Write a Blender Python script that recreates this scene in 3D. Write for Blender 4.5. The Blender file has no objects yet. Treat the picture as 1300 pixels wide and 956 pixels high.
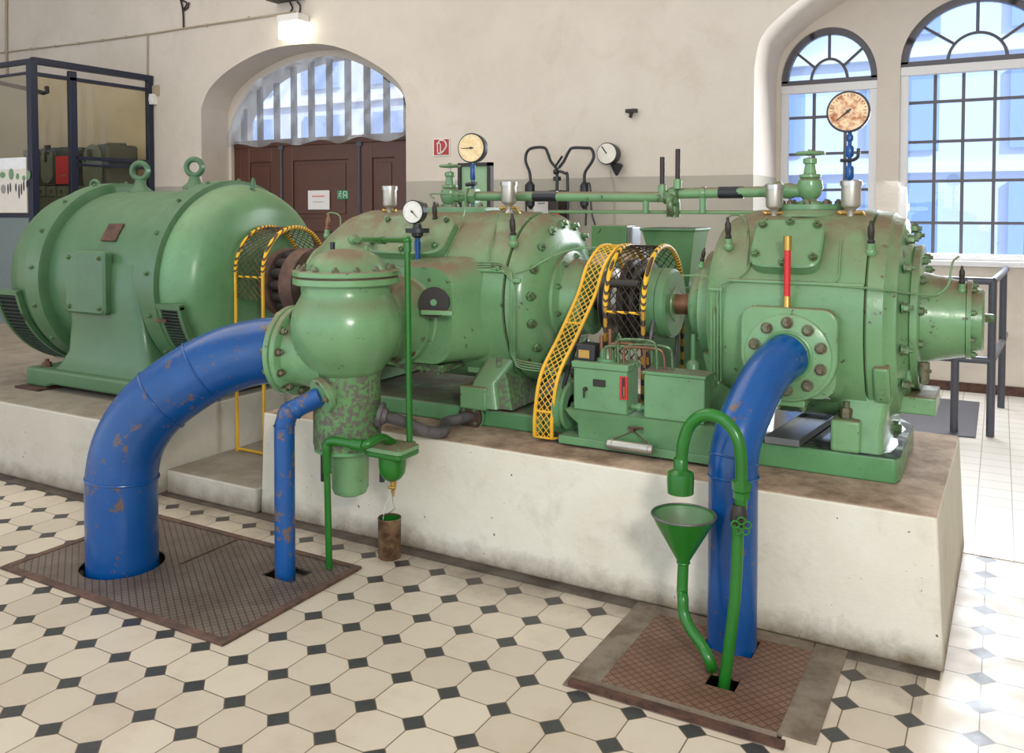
import bpy, bmesh, math, random
from mathutils import Vector as V, Matrix, noise
random.seed(7)
SC = bpy.context.scene
COL = SC.collection
PI = math.pi
WL = {}                       # world location of every linked object

# ------------------------------------------------------------ materials
def srgb(r, g, b):
    f = lambda c: (c/255/12.92) if c/255 <= .04045 else ((c/255+.055)/1.055)**2.4
    return (f(r), f(g), f(b), 1)
class NT:
    def __init__(s, name):
        s.m = bpy.data.materials.new(name); s.m.use_nodes = True
        s.t = s.m.node_tree; s.b = s.t.nodes['Principled BSDF']; s._p = None
    def n(s, typ, **kw):
        nd = s.t.nodes.new(typ)
        for k, v in kw.items():
            if k.startswith('i_'):
                key = k[2:]; key = int(key) if key.isdigit() else key.replace('_', ' ')
                if hasattr(v, 'is_output') or isinstance(v, bpy.types.NodeSocket): s.t.links.new(v, nd.inputs[key])
                else: nd.inputs[key].default_value = v
            else: setattr(nd, k, v)
        return nd
    def pos(s):
        if s._p is None: s._p = s.n('ShaderNodeNewGeometry')
        return s._p.outputs['Position']
    def math(s, op, a, b=0.0, c=0.0):
        nd = s.n('ShaderNodeMath', operation=op)
        for i, v in enumerate((a, b, c)):
            if isinstance(v, bpy.types.NodeSocket): s.t.links.new(v, nd.inputs[i])
            else: nd.inputs[i].default_value = v
        return nd.outputs[0]
    def noise(s, scale, detail=4, rough=.6, vec=None, dist=0.0):
        nd = s.n('ShaderNodeTexNoise', i_Scale=scale, i_Detail=detail, i_Roughness=rough, i_Distortion=dist)
        s.t.links.new(vec or s.pos(), nd.inputs['Vector']); return nd.outputs['Fac']
    def ramp(s, fac, lo, hi):
        nd = s.n('ShaderNodeMapRange'); nd.inputs[1].default_value = lo; nd.inputs[2].default_value = hi
        s.t.links.new(fac, nd.inputs[0]); return nd.outputs[0]
    def mix(s, fac, a, b):
        nd = s.n('ShaderNodeMix', data_type='RGBA')
        for i, v in ((0, fac), (6, a), (7, b)):
            if isinstance(v, bpy.types.NodeSocket): s.t.links.new(v, nd.inputs[i])
            else: nd.inputs[i].default_value = v
        return nd.outputs[2]
    def col(s, c): s.t.links.new(c, s.b.inputs['Base Color']) if isinstance(c, bpy.types.NodeSocket) else setattr(s.b.inputs['Base Color'], 'default_value', c)
    def bump(s, h, strength=.3, dist=.01):
        nd = s.n('ShaderNodeBump', i_Strength=strength, i_Distance=dist); s.t.links.new(h, nd.inputs['Height'])
        s.t.links.new(nd.outputs[0], s.b.inputs['Normal'])
    def rough(s, r): s.t.links.new(r, s.b.inputs['Roughness']) if isinstance(r, bpy.types.NodeSocket) else setattr(s.b.inputs['Roughness'], 'default_value', r)

def paint(name, rgb, chip=(70, 60, 50), amt=.3, rough=.33, dust=0.0, scale=14, var=.12, dustcol=(132, 118, 98), bumpy=.12):
    s = NT(name); base = srgb(*rgb)
    dk = tuple(c*(1-var*1.6) for c in base[:3])+(1,); lt = tuple(min(1, c*(1+var)) for c in base[:3])+(1,)
    c = s.mix(s.ramp(s.noise(2.3, 3), .3, .7), dk, lt)
    c = s.mix(s.math('MULTIPLY', s.ramp(s.noise(7, 5, .7), .5, .75), .25), c, srgb(*[int(v*.6) for v in rgb]))
    if amt > 0:
        f = s.ramp(s.noise(scale, 8, .72), .72-amt*.28, .735-amt*.28)
        c = s.mix(f, c, srgb(*chip))
        c = s.mix(s.ramp(s.noise(scale*5, 3, .6), .70, .72), c, srgb(*chip))
    if dust > 0:
        nz = s.n('ShaderNodeSeparateXYZ'); s.pos(); s.t.links.new(s._p.outputs['Normal'], nz.inputs[0])
        f = s.math('MULTIPLY', s.ramp(nz.outputs[2], .2, .85), s.ramp(s.noise(5, 6, .7), .22, .55))
        c = s.mix(s.math('MULTIPLY', f, dust), c, srgb(*dustcol))
        s.rough(s.ramp(f, 0, 1)); r = s.n('ShaderNodeMapRange'); r.inputs[3].default_value = rough; r.inputs[4].default_value = .75
        s.t.links.new(f, r.inputs[0]); s.rough(r.outputs[0])
    else: s.rough(rough)
    s.col(c); s.bump(s.noise(18, 4, .6), bumpy, .006)
    return s.m
def plain(name, rgb, rough=.5, metal=0.0, var=.1, scale=20):
    s = NT(name); b = srgb(*rgb)
    s.col(s.mix(s.noise(scale, 4), tuple(c*(1-var*2) for c in b[:3])+(1,), tuple(min(1, c*(1+var)) for c in b[:3])+(1,)))
    s.rough(rough); s.b.inputs['Metallic'].default_value = metal
    return s.m
def rusty(name, rgb, rgb2, scale=12, rough=.6, metal=.3, lo=.4, hi=.6):
    s = NT(name); s.col(s.mix(s.ramp(s.noise(scale, 7, .7), lo, hi), srgb(*rgb), srgb(*rgb2))); s.rough(rough)
    s.b.inputs['Metallic'].default_value = metal; s.bump(s.noise(scale*5, 4), .2, .003); return s.m

def stained(name, base, stain, low, spots, topdirt=None, zlow=.12):
    """whitewashed plaster with blotches, pock marks and grime creeping up from the floor"""
    s = NT(name)
    c = s.mix(s.ramp(s.noise(1.7, 6, .65), .35, .72), srgb(*base), srgb(*stain))
    c = s.mix(s.math('MULTIPLY', s.ramp(s.noise(6, 7, .7, dist=.4), .54, .74), .22), c, srgb(*low))
    xyz = s.n('ShaderNodeSeparateXYZ'); s.t.links.new(s.pos(), xyz.inputs[0])
    h = s.math('ADD', xyz.outputs[2], s.math('MULTIPLY', s.noise(9, 5, .7), -.16))
    c = s.mix(s.ramp(h, zlow-.09, -.085), c, srgb(*low))
    c = s.mix(s.ramp(s.noise(38, 2, .5), .74, .76), c, srgb(*spots))
    if topdirt:
        nz = s.n('ShaderNodeSeparateXYZ'); s.t.links.new(s._p.outputs['Normal'], nz.inputs[0])
        t = s.mix(s.ramp(s.noise(4.5, 8, .7), .38, .62), srgb(*topdirt[0]), srgb(*topdirt[1]))
        c = s.mix(s.ramp(nz.outputs[2], .5, .8), c, t)
    s.col(c); s.rough(.85); s.bump(s.noise(14, 8, .65), .35, .012)
    return s.m

def tile_mat():
    s = NT('octagon_tiles')
    P = .1985
    xyz = s.n('ShaderNodeSeparateXYZ'); s.t.links.new(s.pos(), xyz.inputs[0])
    def cell(sock, ph, per):
        v = s.math('DIVIDE', s.math('SUBTRACT', sock, ph), per)
        k = s.math('ROUND', v)
        return s.math('SUBTRACT', v, k), k
    u, ku = cell(xyz.outputs[0], -2.017, P); v, kv = cell(xyz.outputs[1], 2.628, .2003)
    au, av = s.math('ABSOLUTE', u), s.math('ABSOLUTE', v)
    sm = s.math('ADD', au, av)
    dot = s.math('LESS_THAN', sm, .232)
    # octagon joints run along the lattice lines, diamond edges around the dots
    j1 = s.math('LESS_THAN', s.math('MINIMUM', au, av), .011)
    j2 = s.math('LESS_THAN', s.math('ABSOLUTE', s.math('SUBTRACT', sm, .237)), .013)
    joint = s.math('MAXIMUM', s.math('MULTIPLY', j1, s.math('GREATER_THAN', sm, .235)), j2)
    # tone of each tile
    u2, k2 = cell(xyz.outputs[0], -2.017+P/2, P); v2, l2 = cell(xyz.outputs[1], 2.628+.10015, .2003)
    cv = s.n('ShaderNodeCombineXYZ'); s.t.links.new(k2, cv.inputs[0]); s.t.links.new(l2, cv.inputs[1])
    wn = s.n('ShaderNodeTexWhiteNoise'); s.t.links.new(cv.outputs[0], wn.inputs['Vector'])
    oc = s.mix(wn.outputs['Value'], srgb(188, 175, 157), srgb(203, 191, 173))
    oc = s.mix(s.math('MULTIPLY', s.ramp(s.noise(3.5, 6, .7), .5, .8), .35), oc, srgb(150, 125, 98))
    dk = s.mix(s.noise(30, 4), srgb(42, 44, 46), srgb(66, 66, 66))
    c = s.mix(dot, oc, dk); c = s.mix(joint, c, srgb(98, 84, 68))
    # dirt near the plinth foot and around the covers
    dy = s.math('ABSOLUTE', s.math('SUBTRACT', xyz.outputs[1], 3.42))
    near = s.ramp(s.math('ADD', dy, s.math('MULTIPLY', s.noise(3, 5, .7), -.55)), .05, -.28)
    inx = s.math('LESS_THAN', xyz.outputs[0], -.2)
    c = s.mix(s.math('MULTIPLY', s.math('MULTIPLY', near, .8), inx), c, srgb(74, 58, 44))
    s.col(c); s.rough(s.ramp(s.noise(6, 3), -.4, 1.9)); s.b.inputs['Specular IOR Level'].default_value = .5
    s.bump(s.math('SUBTRACT', 1.0, joint), .25, .002)
    return s.m
def square_tile_mat():
    s = NT('plain_square_tiles')
    br = s.n('ShaderNodeTexBrick', offset=0.0, squash=1.0)
    mp = s.n('ShaderNodeMapping'); mp.inputs['Location'].default_value = (.088, .02, 0); s.t.links.new(s.pos(), mp.inputs[0])
    s.t.links.new(mp.outputs[0], br.inputs['Vector'])
    for k, v in (('Color1', srgb(208, 202, 192)), ('Color2', srgb(216, 211, 203)), ('Mortar', srgb(140, 132, 122)), ('Scale', 1.0), ('Mortar Size', .003), ('Brick Width', .172), ('Row Height', .172)):
        br.inputs[k].default_value = v
    s.col(br.outputs[0]); s.rough(.35); return s.m
def checker_mat(name, c1, c2, c3, ang=0.6, pitch=.028):
    s = NT(name)
    def fam(a):
        mp = s.n('ShaderNodeMapping'); mp.inputs['Rotation'].default_value = (0, 0, a); s.t.links.new(s.pos(), mp.inputs[0])
        x = s.n('ShaderNodeSeparateXYZ'); s.t.links.new(mp.outputs[0], x.inputs[0])
        f = s.math('FRACT', s.math('DIVIDE', x.outputs[0], pitch)); return s.math('LESS_THAN', f, .16)
    g = s.math('MAXIMUM', fam(ang), fam(ang+PI/2))
    c = s.mix(s.ramp(s.noise(4, 7, .72), .36, .66), srgb(*c1), srgb(*c2))
    c = s.mix(s.math('MULTIPLY', g, .75), c, srgb(*c3))
    s.col(c); s.rough(.55); s.b.inputs['Metallic'].default_value = .25; s.bump(s.math('SUBTRACT', 1.0, g), .5, .003)
    return s.m
def wall_mat():
    s = NT('limewashed_wall')
    xyz = s.n('ShaderNodeSeparateXYZ'); s.t.links.new(s.pos(), xyz.inputs[0])
    up = s.mix(s.ramp(s.noise(.9, 6, .65), .3, .7), srgb(205, 194, 182), srgb(218, 208, 196))
    up = s.mix(s.math('MULTIPLY', s.ramp(s.noise(2.2, 5, .7, dist=.5), .55, .75), .3), up, srgb(186, 170, 150))
    dn = s.mix(s.noise(1.5, 5), srgb(168, 162, 150), srgb(182, 176, 164))
    h = s.math('ADD', xyz.outputs[2], s.math('MULTIPLY', s.noise(2.0, 3), .02))
    inx = s.math('LESS_THAN', xyz.outputs[0], -1.96)
    c = s.mix(s.math('MULTIPLY', s.math('LESS_THAN', h, 1.995), inx), up, dn)
    s.col(c); s.rough(.9); s.bump(s.noise(6, 7, .65), .35, .02)
    return s.m
def glass_mat(name, tint=(235, 245, 255), refl=.08, rough=.0):
    s = NT(name); t = s.t; t.nodes.remove(s.b)
    tr = s.n('ShaderNodeBsdfTransparent', i_Color=srgb(*tint)); gl = s.n('ShaderNodeBsdfGlossy', i_Roughness=rough)
    mx = s.n('ShaderNodeMixShader', i_Fac=refl); t.links.new(tr.outputs[0], mx.inputs[1]); t.links.new(gl.outputs[0], mx.inputs[2])
    t.links.new(mx.outputs[0], t.nodes['Material Output'].inputs[0]); return s.m
def foil_mat():
    s = NT('crumpled_plastic_sheet'); t = s.t; t.nodes.remove(s.b)
    bp = s.n('ShaderNodeBump', i_Strength=.6, i_Distance=.03); t.links.new(s.noise(5, 5, .6, dist=1.0), bp.inputs['Height'])
    tr = s.n('ShaderNodeBsdfTransparent', i_Color=srgb(240, 244, 250)); gl = s.n('ShaderNodeBsdfGlossy', i_Roughness=.25); tl = s.n('ShaderNodeBsdfTranslucent', i_Color=srgb(225, 232, 240))
    df = s.n('ShaderNodeBsdfDiffuse', i_Color=srgb(205, 208, 205))
    for q in (gl, tl, df): t.links.new(bp.outputs[0], q.inputs['Normal'])
    m1 = s.n('ShaderNodeMixShader', i_Fac=.5); t.links.new(tl.outputs[0], m1.inputs[1]); t.links.new(gl.outputs[0], m1.inputs[2])
    m0 = s.n('ShaderNodeMixShader', i_Fac=.35); t.links.new(m1.outputs[0], m0.inputs[1]); t.links.new(df.outputs[0], m0.inputs[2])
    m2 = s.n('ShaderNodeMixShader', i_Fac=.42); t.links.new(tr.outputs[0], m2.inputs[1]); t.links.new(m0.outputs[0], m2.inputs[2])
    t.links.new(m2.outputs[0], t.nodes['Material Output'].inputs[0]); return s.m
def striped_mat(name, c1, c2, per=.03):
    s = NT(name); xyz = s.n('ShaderNodeSeparateXYZ'); s.t.links.new(s.pos(), xyz.inputs[0])
    v = s.math('ADD', s.math('ADD', xyz.outputs[2], s.math('MULTIPLY', xyz.outputs[0], .5)), s.math('MULTIPLY', xyz.outputs[1], -1.1))
    f = s.math('LESS_THAN', s.math('FRACT', s.math('DIVIDE', v, per)), .42)
    c = s.mix(f, srgb(*c1), srgb(*c2)); s.col(c); s.rough(.5); return s.m

M = {}
M['tiles'] = tile_mat(); M['sq'] = square_tile_mat(); M['wall'] = wall_mat()
M['plate'] = checker_mat('rusty_tread_plate', (122, 108, 98), (92, 76, 66), (48, 40, 36))
M['plate2'] = checker_mat('rusty_tread_plate_brown', (128, 98, 80), (104, 74, 56), (60, 42, 32))
M['white_block'] = stained('whitewashed_concrete', (216, 212, 197), (204, 197, 178), (122, 108, 88), (84, 76, 66), ((182, 158, 136), (122, 98, 80)))
M['left_block'] = stained('grey_washed_concrete', (192, 186, 172), (178, 171, 156), (128, 116, 98), (120, 110, 96), ((142, 132, 118), (122, 112, 98)))
M['green'] = paint('machine_green_paint', (108, 150, 104), chip=(72, 70, 54), amt=.3, dust=.95, rough=.24, dustcol=(116, 96, 74), bumpy=.2)
M['green_clean_lit'] = paint('clean_and_lit_green_paint', (98, 142, 98), amt=.16, dust=.3, rough=.3)  # clean parts, and the motor bell painted as lit
M['motor'] = paint('motor_green_paint', (72, 108, 74), amt=.12, dust=.25, rough=.28, dustcol=(100, 116, 88), var=.08)
M['peel'] = paint('peeling_green_paint', (92, 138, 82), chip=(92, 88, 78), amt=.84, scale=42, rough=.6, bumpy=1.0)
M['lime'] = paint('bright_green_pipe_paint', (30, 104, 30), chip=(96, 92, 78), amt=.1, rough=.28)
M['blue'] = paint('blue_pipe_paint', (2, 72, 136), chip=(92, 76, 72), amt=.42, rough=.27, scale=11)
M['blue2'] = paint('worn_blue_pipe_paint', (16, 80, 146), chip=(104, 86, 80), amt=.56, rough=.35, scale=16)
M['yellow'] = paint('yellow_guard_paint', (222, 170, 44), chip=(120, 92, 50), amt=.22, rough=.4, scale=30)
M['hoop'] = striped_mat('yellow_and_rust_hoop', (232, 178, 30), (74, 52, 34))
M['hoopdark'] = striped_mat('rusty_hoop', (176, 128, 34), (62, 44, 36), .07)
M['mesh'] = rusty('rusty_wire', (104, 82, 46), (56, 42, 34), rough=.6, metal=.4)
M['meshdark'] = rusty('dark_rusty_wire', (66, 50, 42), (44, 34, 30), rough=.6, metal=.4)
M['tin'] = rusty('rusty_tin', (146, 120, 92), (88, 62, 44), scale=9, rough=.4, metal=.5)
M['rust'] = rusty('rusty_iron', (100, 70, 56), (66, 46, 40), rough=.6)
M['rustred'] = rusty('red_rust_iron', (112, 84, 72), (84, 66, 58), rough=.7)
M['bolt'] = rusty('greasy_bolt', (106, 118, 92), (94, 72, 54), scale=40, rough=.45)
M['boltgreen'] = rusty('painted_bolt', (96, 138, 94), (84, 84, 60), scale=40, rough=.4)
M['greypipe'] = rusty('bare_grey_pipe', (106, 102, 104), (82, 76, 78), rough=.5, metal=.3)
M['steel'] = plain('bright_steel', (190, 188, 182), .28, .9)
M['alu'] = plain('dull_aluminium', (186, 182, 172), .38, .75)
M['brass'] = plain('brass', (186, 150, 80), .35, .8)
M['copper'] = plain('copper', (134, 96, 72), .45, .6)
M['black'] = plain('black_lacquer', (34, 36, 42), .35)
M['dark'] = plain('void_shade', (14, 12, 11), .9)  # near-black colour standing in for shade in pits and vents
M['darkiron'] = plain('dark_iron', (52, 46, 42), .5, .3)
M['oil'] = plain('oily_black_steel', (46, 44, 46), .18, .5)
_s = NT('oil_film'); _s.col(_s.mix(_s.ramp(_s.noise(9, 6, .7), .5, .56), srgb(22, 20, 22), srgb(84, 92, 80))); _s.rough(.1); _s.b.inputs['Specular IOR Level'].default_value = .8; M['oilfilm'] = _s.m
M['tray'] = plain('galvanised_tray', (150, 152, 152), .3, .7)
M['red'] = plain('red_enamel', (196, 32, 36), .3)
M['whitep'] = plain('white_paint', (232, 230, 226), .5, var=.03)
M['paper'] = plain('white_paper', (226, 222, 220), .8, var=.03)
M['printred'] = plain('faded_red_print', (214, 150, 146), .8)
M['printgrey'] = plain('grey_print', (150, 148, 150), .8)
M['signgreen'] = plain('sign_green', (24, 134, 84), .4)
M['signred'] = plain('sign_red', (176, 44, 34), .4)
M['door'] = paint('brown_door_paint', (84, 49, 36), chip=(70, 40, 28), amt=.05, rough=.38, var=.06)
M['frame_dark'] = plain('blue_black_steel_frame', (34, 40, 62), .35)
M['winframe'] = plain('grey_iron_window_frame', (96, 92, 98), .5)
M['winwhite'] = plain('white_window_frame', (224, 222, 222), .5, var=.03)
M['rail'] = plain('dark_grey_railing', (74, 76, 86), .35)
M['dial'] = rusty('cream_dial', (236, 214, 168), (222, 190, 134), scale=30, rough=.5, metal=0)
M['dialwhite'] = plain('white_dial', (230, 226, 214), .5)
M['dialrust'] = rusty('rust_stained_dial', (226, 196, 158), (160, 90, 48), scale=24, rough=.6, metal=0, lo=.45, hi=.62)
M['glass'] = glass_mat('window_glass'); M['caseglass'] = glass_mat('tinted_case_glass', (250, 246, 232), .025)
M['frost'] = glass_mat('bright_case_glass', (240, 240, 232), .22, .12)
M['foil'] = foil_mat()
M['facade'] = plain('pale_facade_render', (214, 222, 246), .9, var=.04, scale=2)
M['fwin'] = plain('pale_blue_facade_window', (150, 176, 222), .3, var=.06)
M['fblue'] = plain('blue_shutter', (112, 132, 196), .6)
M['cabinet'] = plain('grey_green_cabinet', (116, 130, 130), .4)
M['cabinetdark'] = plain('dark_cabinet_panel', (70, 80, 88), .4)
M['cabred'] = plain('crimson_panel', (220, 60, 84), .4)
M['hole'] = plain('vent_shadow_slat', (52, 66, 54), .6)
M['ground'] = plain('yard_paving', (200, 200, 205), .9)
M['strip'] = rusty('grimy_dark_border_tiles', (92, 82, 72), (62, 52, 44), scale=6, rough=.6, metal=0)
M['concreteframe'] = rusty('grimy_grey_cement', (124, 112, 98), (98, 84, 70), scale=6, rough=.8, metal=0)
M['board'] = paint('mottled_green_board', (146, 178, 138), chip=(84, 96, 74), amt=.3, scale=6, rough=.5)
M['emlamp'] = NT('lit_diffuser').m
_b = M['emlamp'].node_tree.nodes['Principled BSDF']; _b.inputs['Emission Color'].default_value = (1, 1, .8, 1); _b.inputs['Emission Strength'].default_value = 6
M['poster1'] = plain('pale_poster_street', (222, 216, 206), .5, var=.05, scale=8)
M['poster_sky'] = plain('pale_poster_sky', (236, 238, 240), .5)
M['poster_green'] = plain('poster_trees', (120, 156, 120), .6, var=.3, scale=30)
M['poster_dark'] = plain('poster_figures', (60, 56, 58), .6)
M['beige'] = plain('beige_cable', (176, 160, 138), .7)
M['oilbase'] = paint('oily_green_baseplate', (90, 140, 92), chip=(44, 42, 40), amt=.2, dust=1.0, rough=.2, dustcol=(40, 38, 42))
M['baseg'] = paint('grimy_green_baseplate', (88, 140, 92), chip=(70, 60, 50), amt=.22, dust=.95, rough=.35, dustcol=(104, 90, 78))

# ------------------------------------------------------------ object helpers
def loc_of(o): return WL.get(o.name, V((0, 0, 0))) if o else V((0, 0, 0))
def tag(o, label=None, cat=None, group=None, kind=None):
    if label: o['label'] = label
    if cat: o['category'] = cat
    if group: o['group'] = group
    if kind: o['kind'] = kind
    return o
def thing(name, loc, label, cat, group=None):
    o = bpy.data.objects.new(name, None); COL.objects.link(o); o.empty_display_size = .1
    o.location = loc; WL[o.name] = V(loc); return tag(o, label, cat, group)
def link(name, me, parent, origin):
    o = bpy.data.objects.new(name, me); COL.objects.link(o)
    o.location = V(origin)-loc_of(parent); o.parent = parent; WL[o.name] = V(origin); return o

def frame(d):
    d = V(d).normalized(); up = V((0, 0, 1)) if abs(d.z) < .95 else V((0, 1, 0))
    u = d.cross(up).normalized(); w = u.cross(d).normalized(); return d, u, w
class MB:
    def __init__(s): s.bm = bmesh.new()
    def verts(s, pts): return [s.bm.verts.new(p) for p in pts]
    def face(s, vs):
        try: return s.bm.faces.new(vs)
        except ValueError: return None
    def box(s, a, b):
        x0, y0, z0 = a; x1, y1, z1 = b
        v = s.verts([(x0,y0,z0),(x1,y0,z0),(x1,y1,z0),(x0,y1,z0),(x0,y0,z1),(x1,y0,z1),(x1,y1,z1),(x0,y1,z1)])
        for f in ((0,3,2,1),(4,5,6,7),(0,1,5,4),(1,2,6,5),(2,3,7,6),(3,0,4,7)): s.face([v[i] for i in f])
        return s
    def obox(s, c, size, d=(1, 0, 0), up=(0, 0, 1)):
        d = V(d).normalized(); w = V(up); u = w.cross(d).normalized(); w = d.cross(u); c = V(c)
        v = s.verts([c+d*size[0]/2*i+u*size[1]/2*j+w*size[2]/2*k for k in (-1, 1) for i, j in ((-1,-1),(1,-1),(1,1),(-1,1))])
        for f in ((0,3,2,1),(4,5,6,7),(0,1,5,4),(1,2,6,5),(2,3,7,6),(3,0,4,7)): s.face([v[i] for i in f])
        return s
    def rev(s, p, d, prof, n=48):
        """surface of revolution: prof = [(distance along d, radius)]"""
        p = V(p); d, u, w = frame(d); prev = None
        for t, r in prof:
            c = p+d*t
            ring = s.verts([c]) if r < 1e-6 else s.verts([c+(u*math.cos(2*PI*i/n)+w*math.sin(2*PI*i/n))*r for i in range(n)])
            if prev:
                for i in range(n):
                    j = (i+1) % n; a = prev; b = ring
                    if len(a) == 1 and len(b) == 1: continue
                    if len(a) == 1: s.face([a[0], b[j], b[i]])
                    elif len(b) == 1: s.face([a[i], a[j], b[0]])
                    else: s.face([a[i], a[j], b[j], b[i]])
            prev = ring
        return s
    def solid(s, p, d, prof, n=48):
        return s.rev(p, d, [(prof[0][0], 0)]+list(prof)+[(prof[-1][0], 0)], n)
    def cyl(s, a, b, r, r2=None, n=24):
        a, b = V(a), V(b); r2 = r if r2 is None else r2
        return s.solid(a, b-a, [(0, r), ((b-a).length, r2)], n)
    def tube(s, pts, r, n=10, smooth=True, seg=8, closed=False):
        P = [V(p) for p in pts]
        R = r if isinstance(r, (list, tuple)) else None
        if smooth and len(P) > 2:
            Q = []; RR = []; m = len(P)
            rng = range(m if closed else m-1)
            for i in rng:
                p0 = P[(i-1) % m] if closed or i > 0 else P[0]; p1 = P[i]; p2 = P[(i+1) % m]; p3 = P[(i+2) % m] if closed or i < m-2 else P[-1]
                for k in range(seg):
                    t = k/seg
                    Q.append(.5*((2*p1)+(p2-p0)*t+(2*p0-5*p1+4*p2-p3)*t*t+(3*p1-p0-3*p2+p3)*t**3))
                    if R: RR.append(R[i]*(1-t)+R[(i+1) % m]*t)
            if not closed:
                Q.append(P[-1])
                if R: RR.append(R[-1])
            P = Q; R = RR if R else None
        m = len(P); rings = []; d0 = None
        for i in range(m):
            if closed: d = (P[(i+1) % m]-P[i-1]).normalized()
            else: d = ((P[min(i+1, m-1)]-P[i]).normalized()+(P[i]-P[max(i-1, 0)]).normalized()).normalized() if 0 < i < m-1 else (P[1]-P[0] if i == 0 else P[-1]-P[-2]).normalized()
            if d0 is None: _, u, w = frame(d)
            else:
                q = d0.rotation_difference(d); u = q @ u; w = q @ w
            d0 = d; rr = R[i] if R else r
            k = 1.0
            if not smooth and 0 < i < m-1: k = 1/max(.5, math.cos((P[i]-P[i-1]).angle(P[i+1]-P[i])/2)) if False else 1.0
            rings.append(s.verts([P[i]+(u*math.cos(2*PI*j/n)+w*math.sin(2*PI*j/n))*rr*k for j in range(n)]))
        for i in range(m if closed else m-1):
            a, b = rings[i], rings[(i+1) % m]
            for j in range(n): s.face([a[j], a[(j+1) % n], b[(j+1) % n], b[j]])
        if not closed: s.face(list(reversed(rings[0]))); s.face(rings[-1])
        return s
    def torus(s, c, nrm, R, r, n=48, m=8):
        c = V(c); d, u, w = frame(nrm)
        return s.tube([c+(u*math.cos(2*PI*i/n)+w*math.sin(2*PI*i/n))*R for i in range(n)], r, m, smooth=False, closed=True)
    def hexa(s, p, d, r, h):
        return s.solid(p, d, [(0, r), (h*.8, r), (h, r*.8)], 6)
    def prism(s, pts, off):
        """polygon points (3-D, planar) extruded by the vector off"""
        off = V(off); a = s.verts([V(p) for p in pts]); b = s.verts([V(p)+off for p in pts]); n = len(pts)
        s.face(a); s.face(list(reversed(b)))
        for i in range(n): s.face([a[i], b[i], b[(i+1) % n], a[(i+1) % n]])
        return s
    def sphere(s, c, r, sc=(1, 1, 1), n=24):
        c = V(c); pr = [(-math.cos(PI*i/12)*r, math.sin(PI*i/12)*r) for i in range(13)]
        n0 = len(s.bm.verts); s.rev(c, (0, 0, 1), pr, n); s.bm.verts.ensure_lookup_table()
        for v in s.bm.verts[n0:]: v.co = V((c.x+(v.co.x-c.x)*sc[0], c.y+(v.co.y-c.y)*sc[1], c.z+(v.co.z-c.z)*sc[2]))
        return s
    def mesh(s, name, mat, ang=35):
        bmesh.ops.remove_doubles(s.bm, verts=s.bm.verts, dist=1e-5)
        bmesh.ops.recalc_face_normals(s.bm, faces=s.bm.faces)
        me = bpy.data.meshes.new(name); s.bm.to_mesh(me); s.bm.free()
        me.polygons.foreach_set('use_smooth', [True]*len(me.polygons)); me.set_sharp_from_angle(angle=math.radians(ang))
        me.materials.append(M[mat]); return me
    def build(s, name, mat, parent=None, bevel=0, ang=35, label=None, cat=None, group=None, kind=None):
        s.bm.verts.ensure_lookup_table()
        cs = [v.co for v in s.bm.verts]
        lo = V([min(c[i] for c in cs) for i in range(3)]); hi = V([max(c[i] for c in cs) for i in range(3)])
        o0 = V(((lo.x+hi.x)/2, (lo.y+hi.y)/2, lo.z))
        for v in s.bm.verts: v.co -= o0
        me = s.mesh(name, mat, ang); o = link(name, me, parent, o0)
        if bevel:
            b = o.modifiers.new('bevel', 'BEVEL'); b.width = bevel; b.segments = 3; b.limit_method = 'ANGLE'; b.angle_limit = math.radians(40)
            b.harden_normals = False
        return tag(o, label, cat, group, kind)
def box(name, a, b, mat, parent=None, bevel=.006, **k): return MB().box(a, b).build(name, mat, parent, bevel, **k)
_bolts = {}
def bolt(parent, p, d, r=.014, h=.012, mat='bolt', name='bolt'):
    key = (round(r, 4), round(h, 4), mat)
    if key not in _bolts:
        m = MB(); m.solid((0, 0, -.002), (0, 0, 1), [(0, r*1.25), (.005, r*1.25)], 16); m.hexa((0, 0, .003), (0, 0, 1), r, h); m.cyl((0, 0, h), (0, 0, h*1.7), r*.5, n=10)
        _bolts[key] = m.mesh('bolt', mat)
    o = link(name, _bolts[key], parent, p); o.rotation_mode = 'QUATERNION'; o.rotation_quaternion = V((0, 0, 1)).rotation_difference(V(d).normalized()); return o
def bolt_ring(parent, c, d, R, n, a0=0.0, arc=2*PI, **k):
    d, u, w = frame(d); c = V(c)
    for i in range(n):
        a = a0+arc*i/n; bolt(parent, c+(u*math.cos(a)+w*math.sin(a))*R, d, **k)
def chainlink(f, nu, nv, r, sub=2):
    """rhombic wire netting over f(u,v), u,v in 0..1: nu cells along, nv across"""
    m = MB()
    for fam in (1, -1):
        for k in range(-nv, nu+nv+1) if fam == 1 else range(0, nu+2*nv+1):
            pts = []
            for j in range(nv*sub+1):
                v = j/(nv*sub); uu = (k+fam*v*nv)/nu if fam == 1 else (k-v*nv)/nu
                if -1e-6 <= uu <= 1+1e-6: pts.append(f(min(1, max(0, uu)), v))
            if len(pts) > 1: m.tube(pts, r, 4, smooth=False)
    return m
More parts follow.
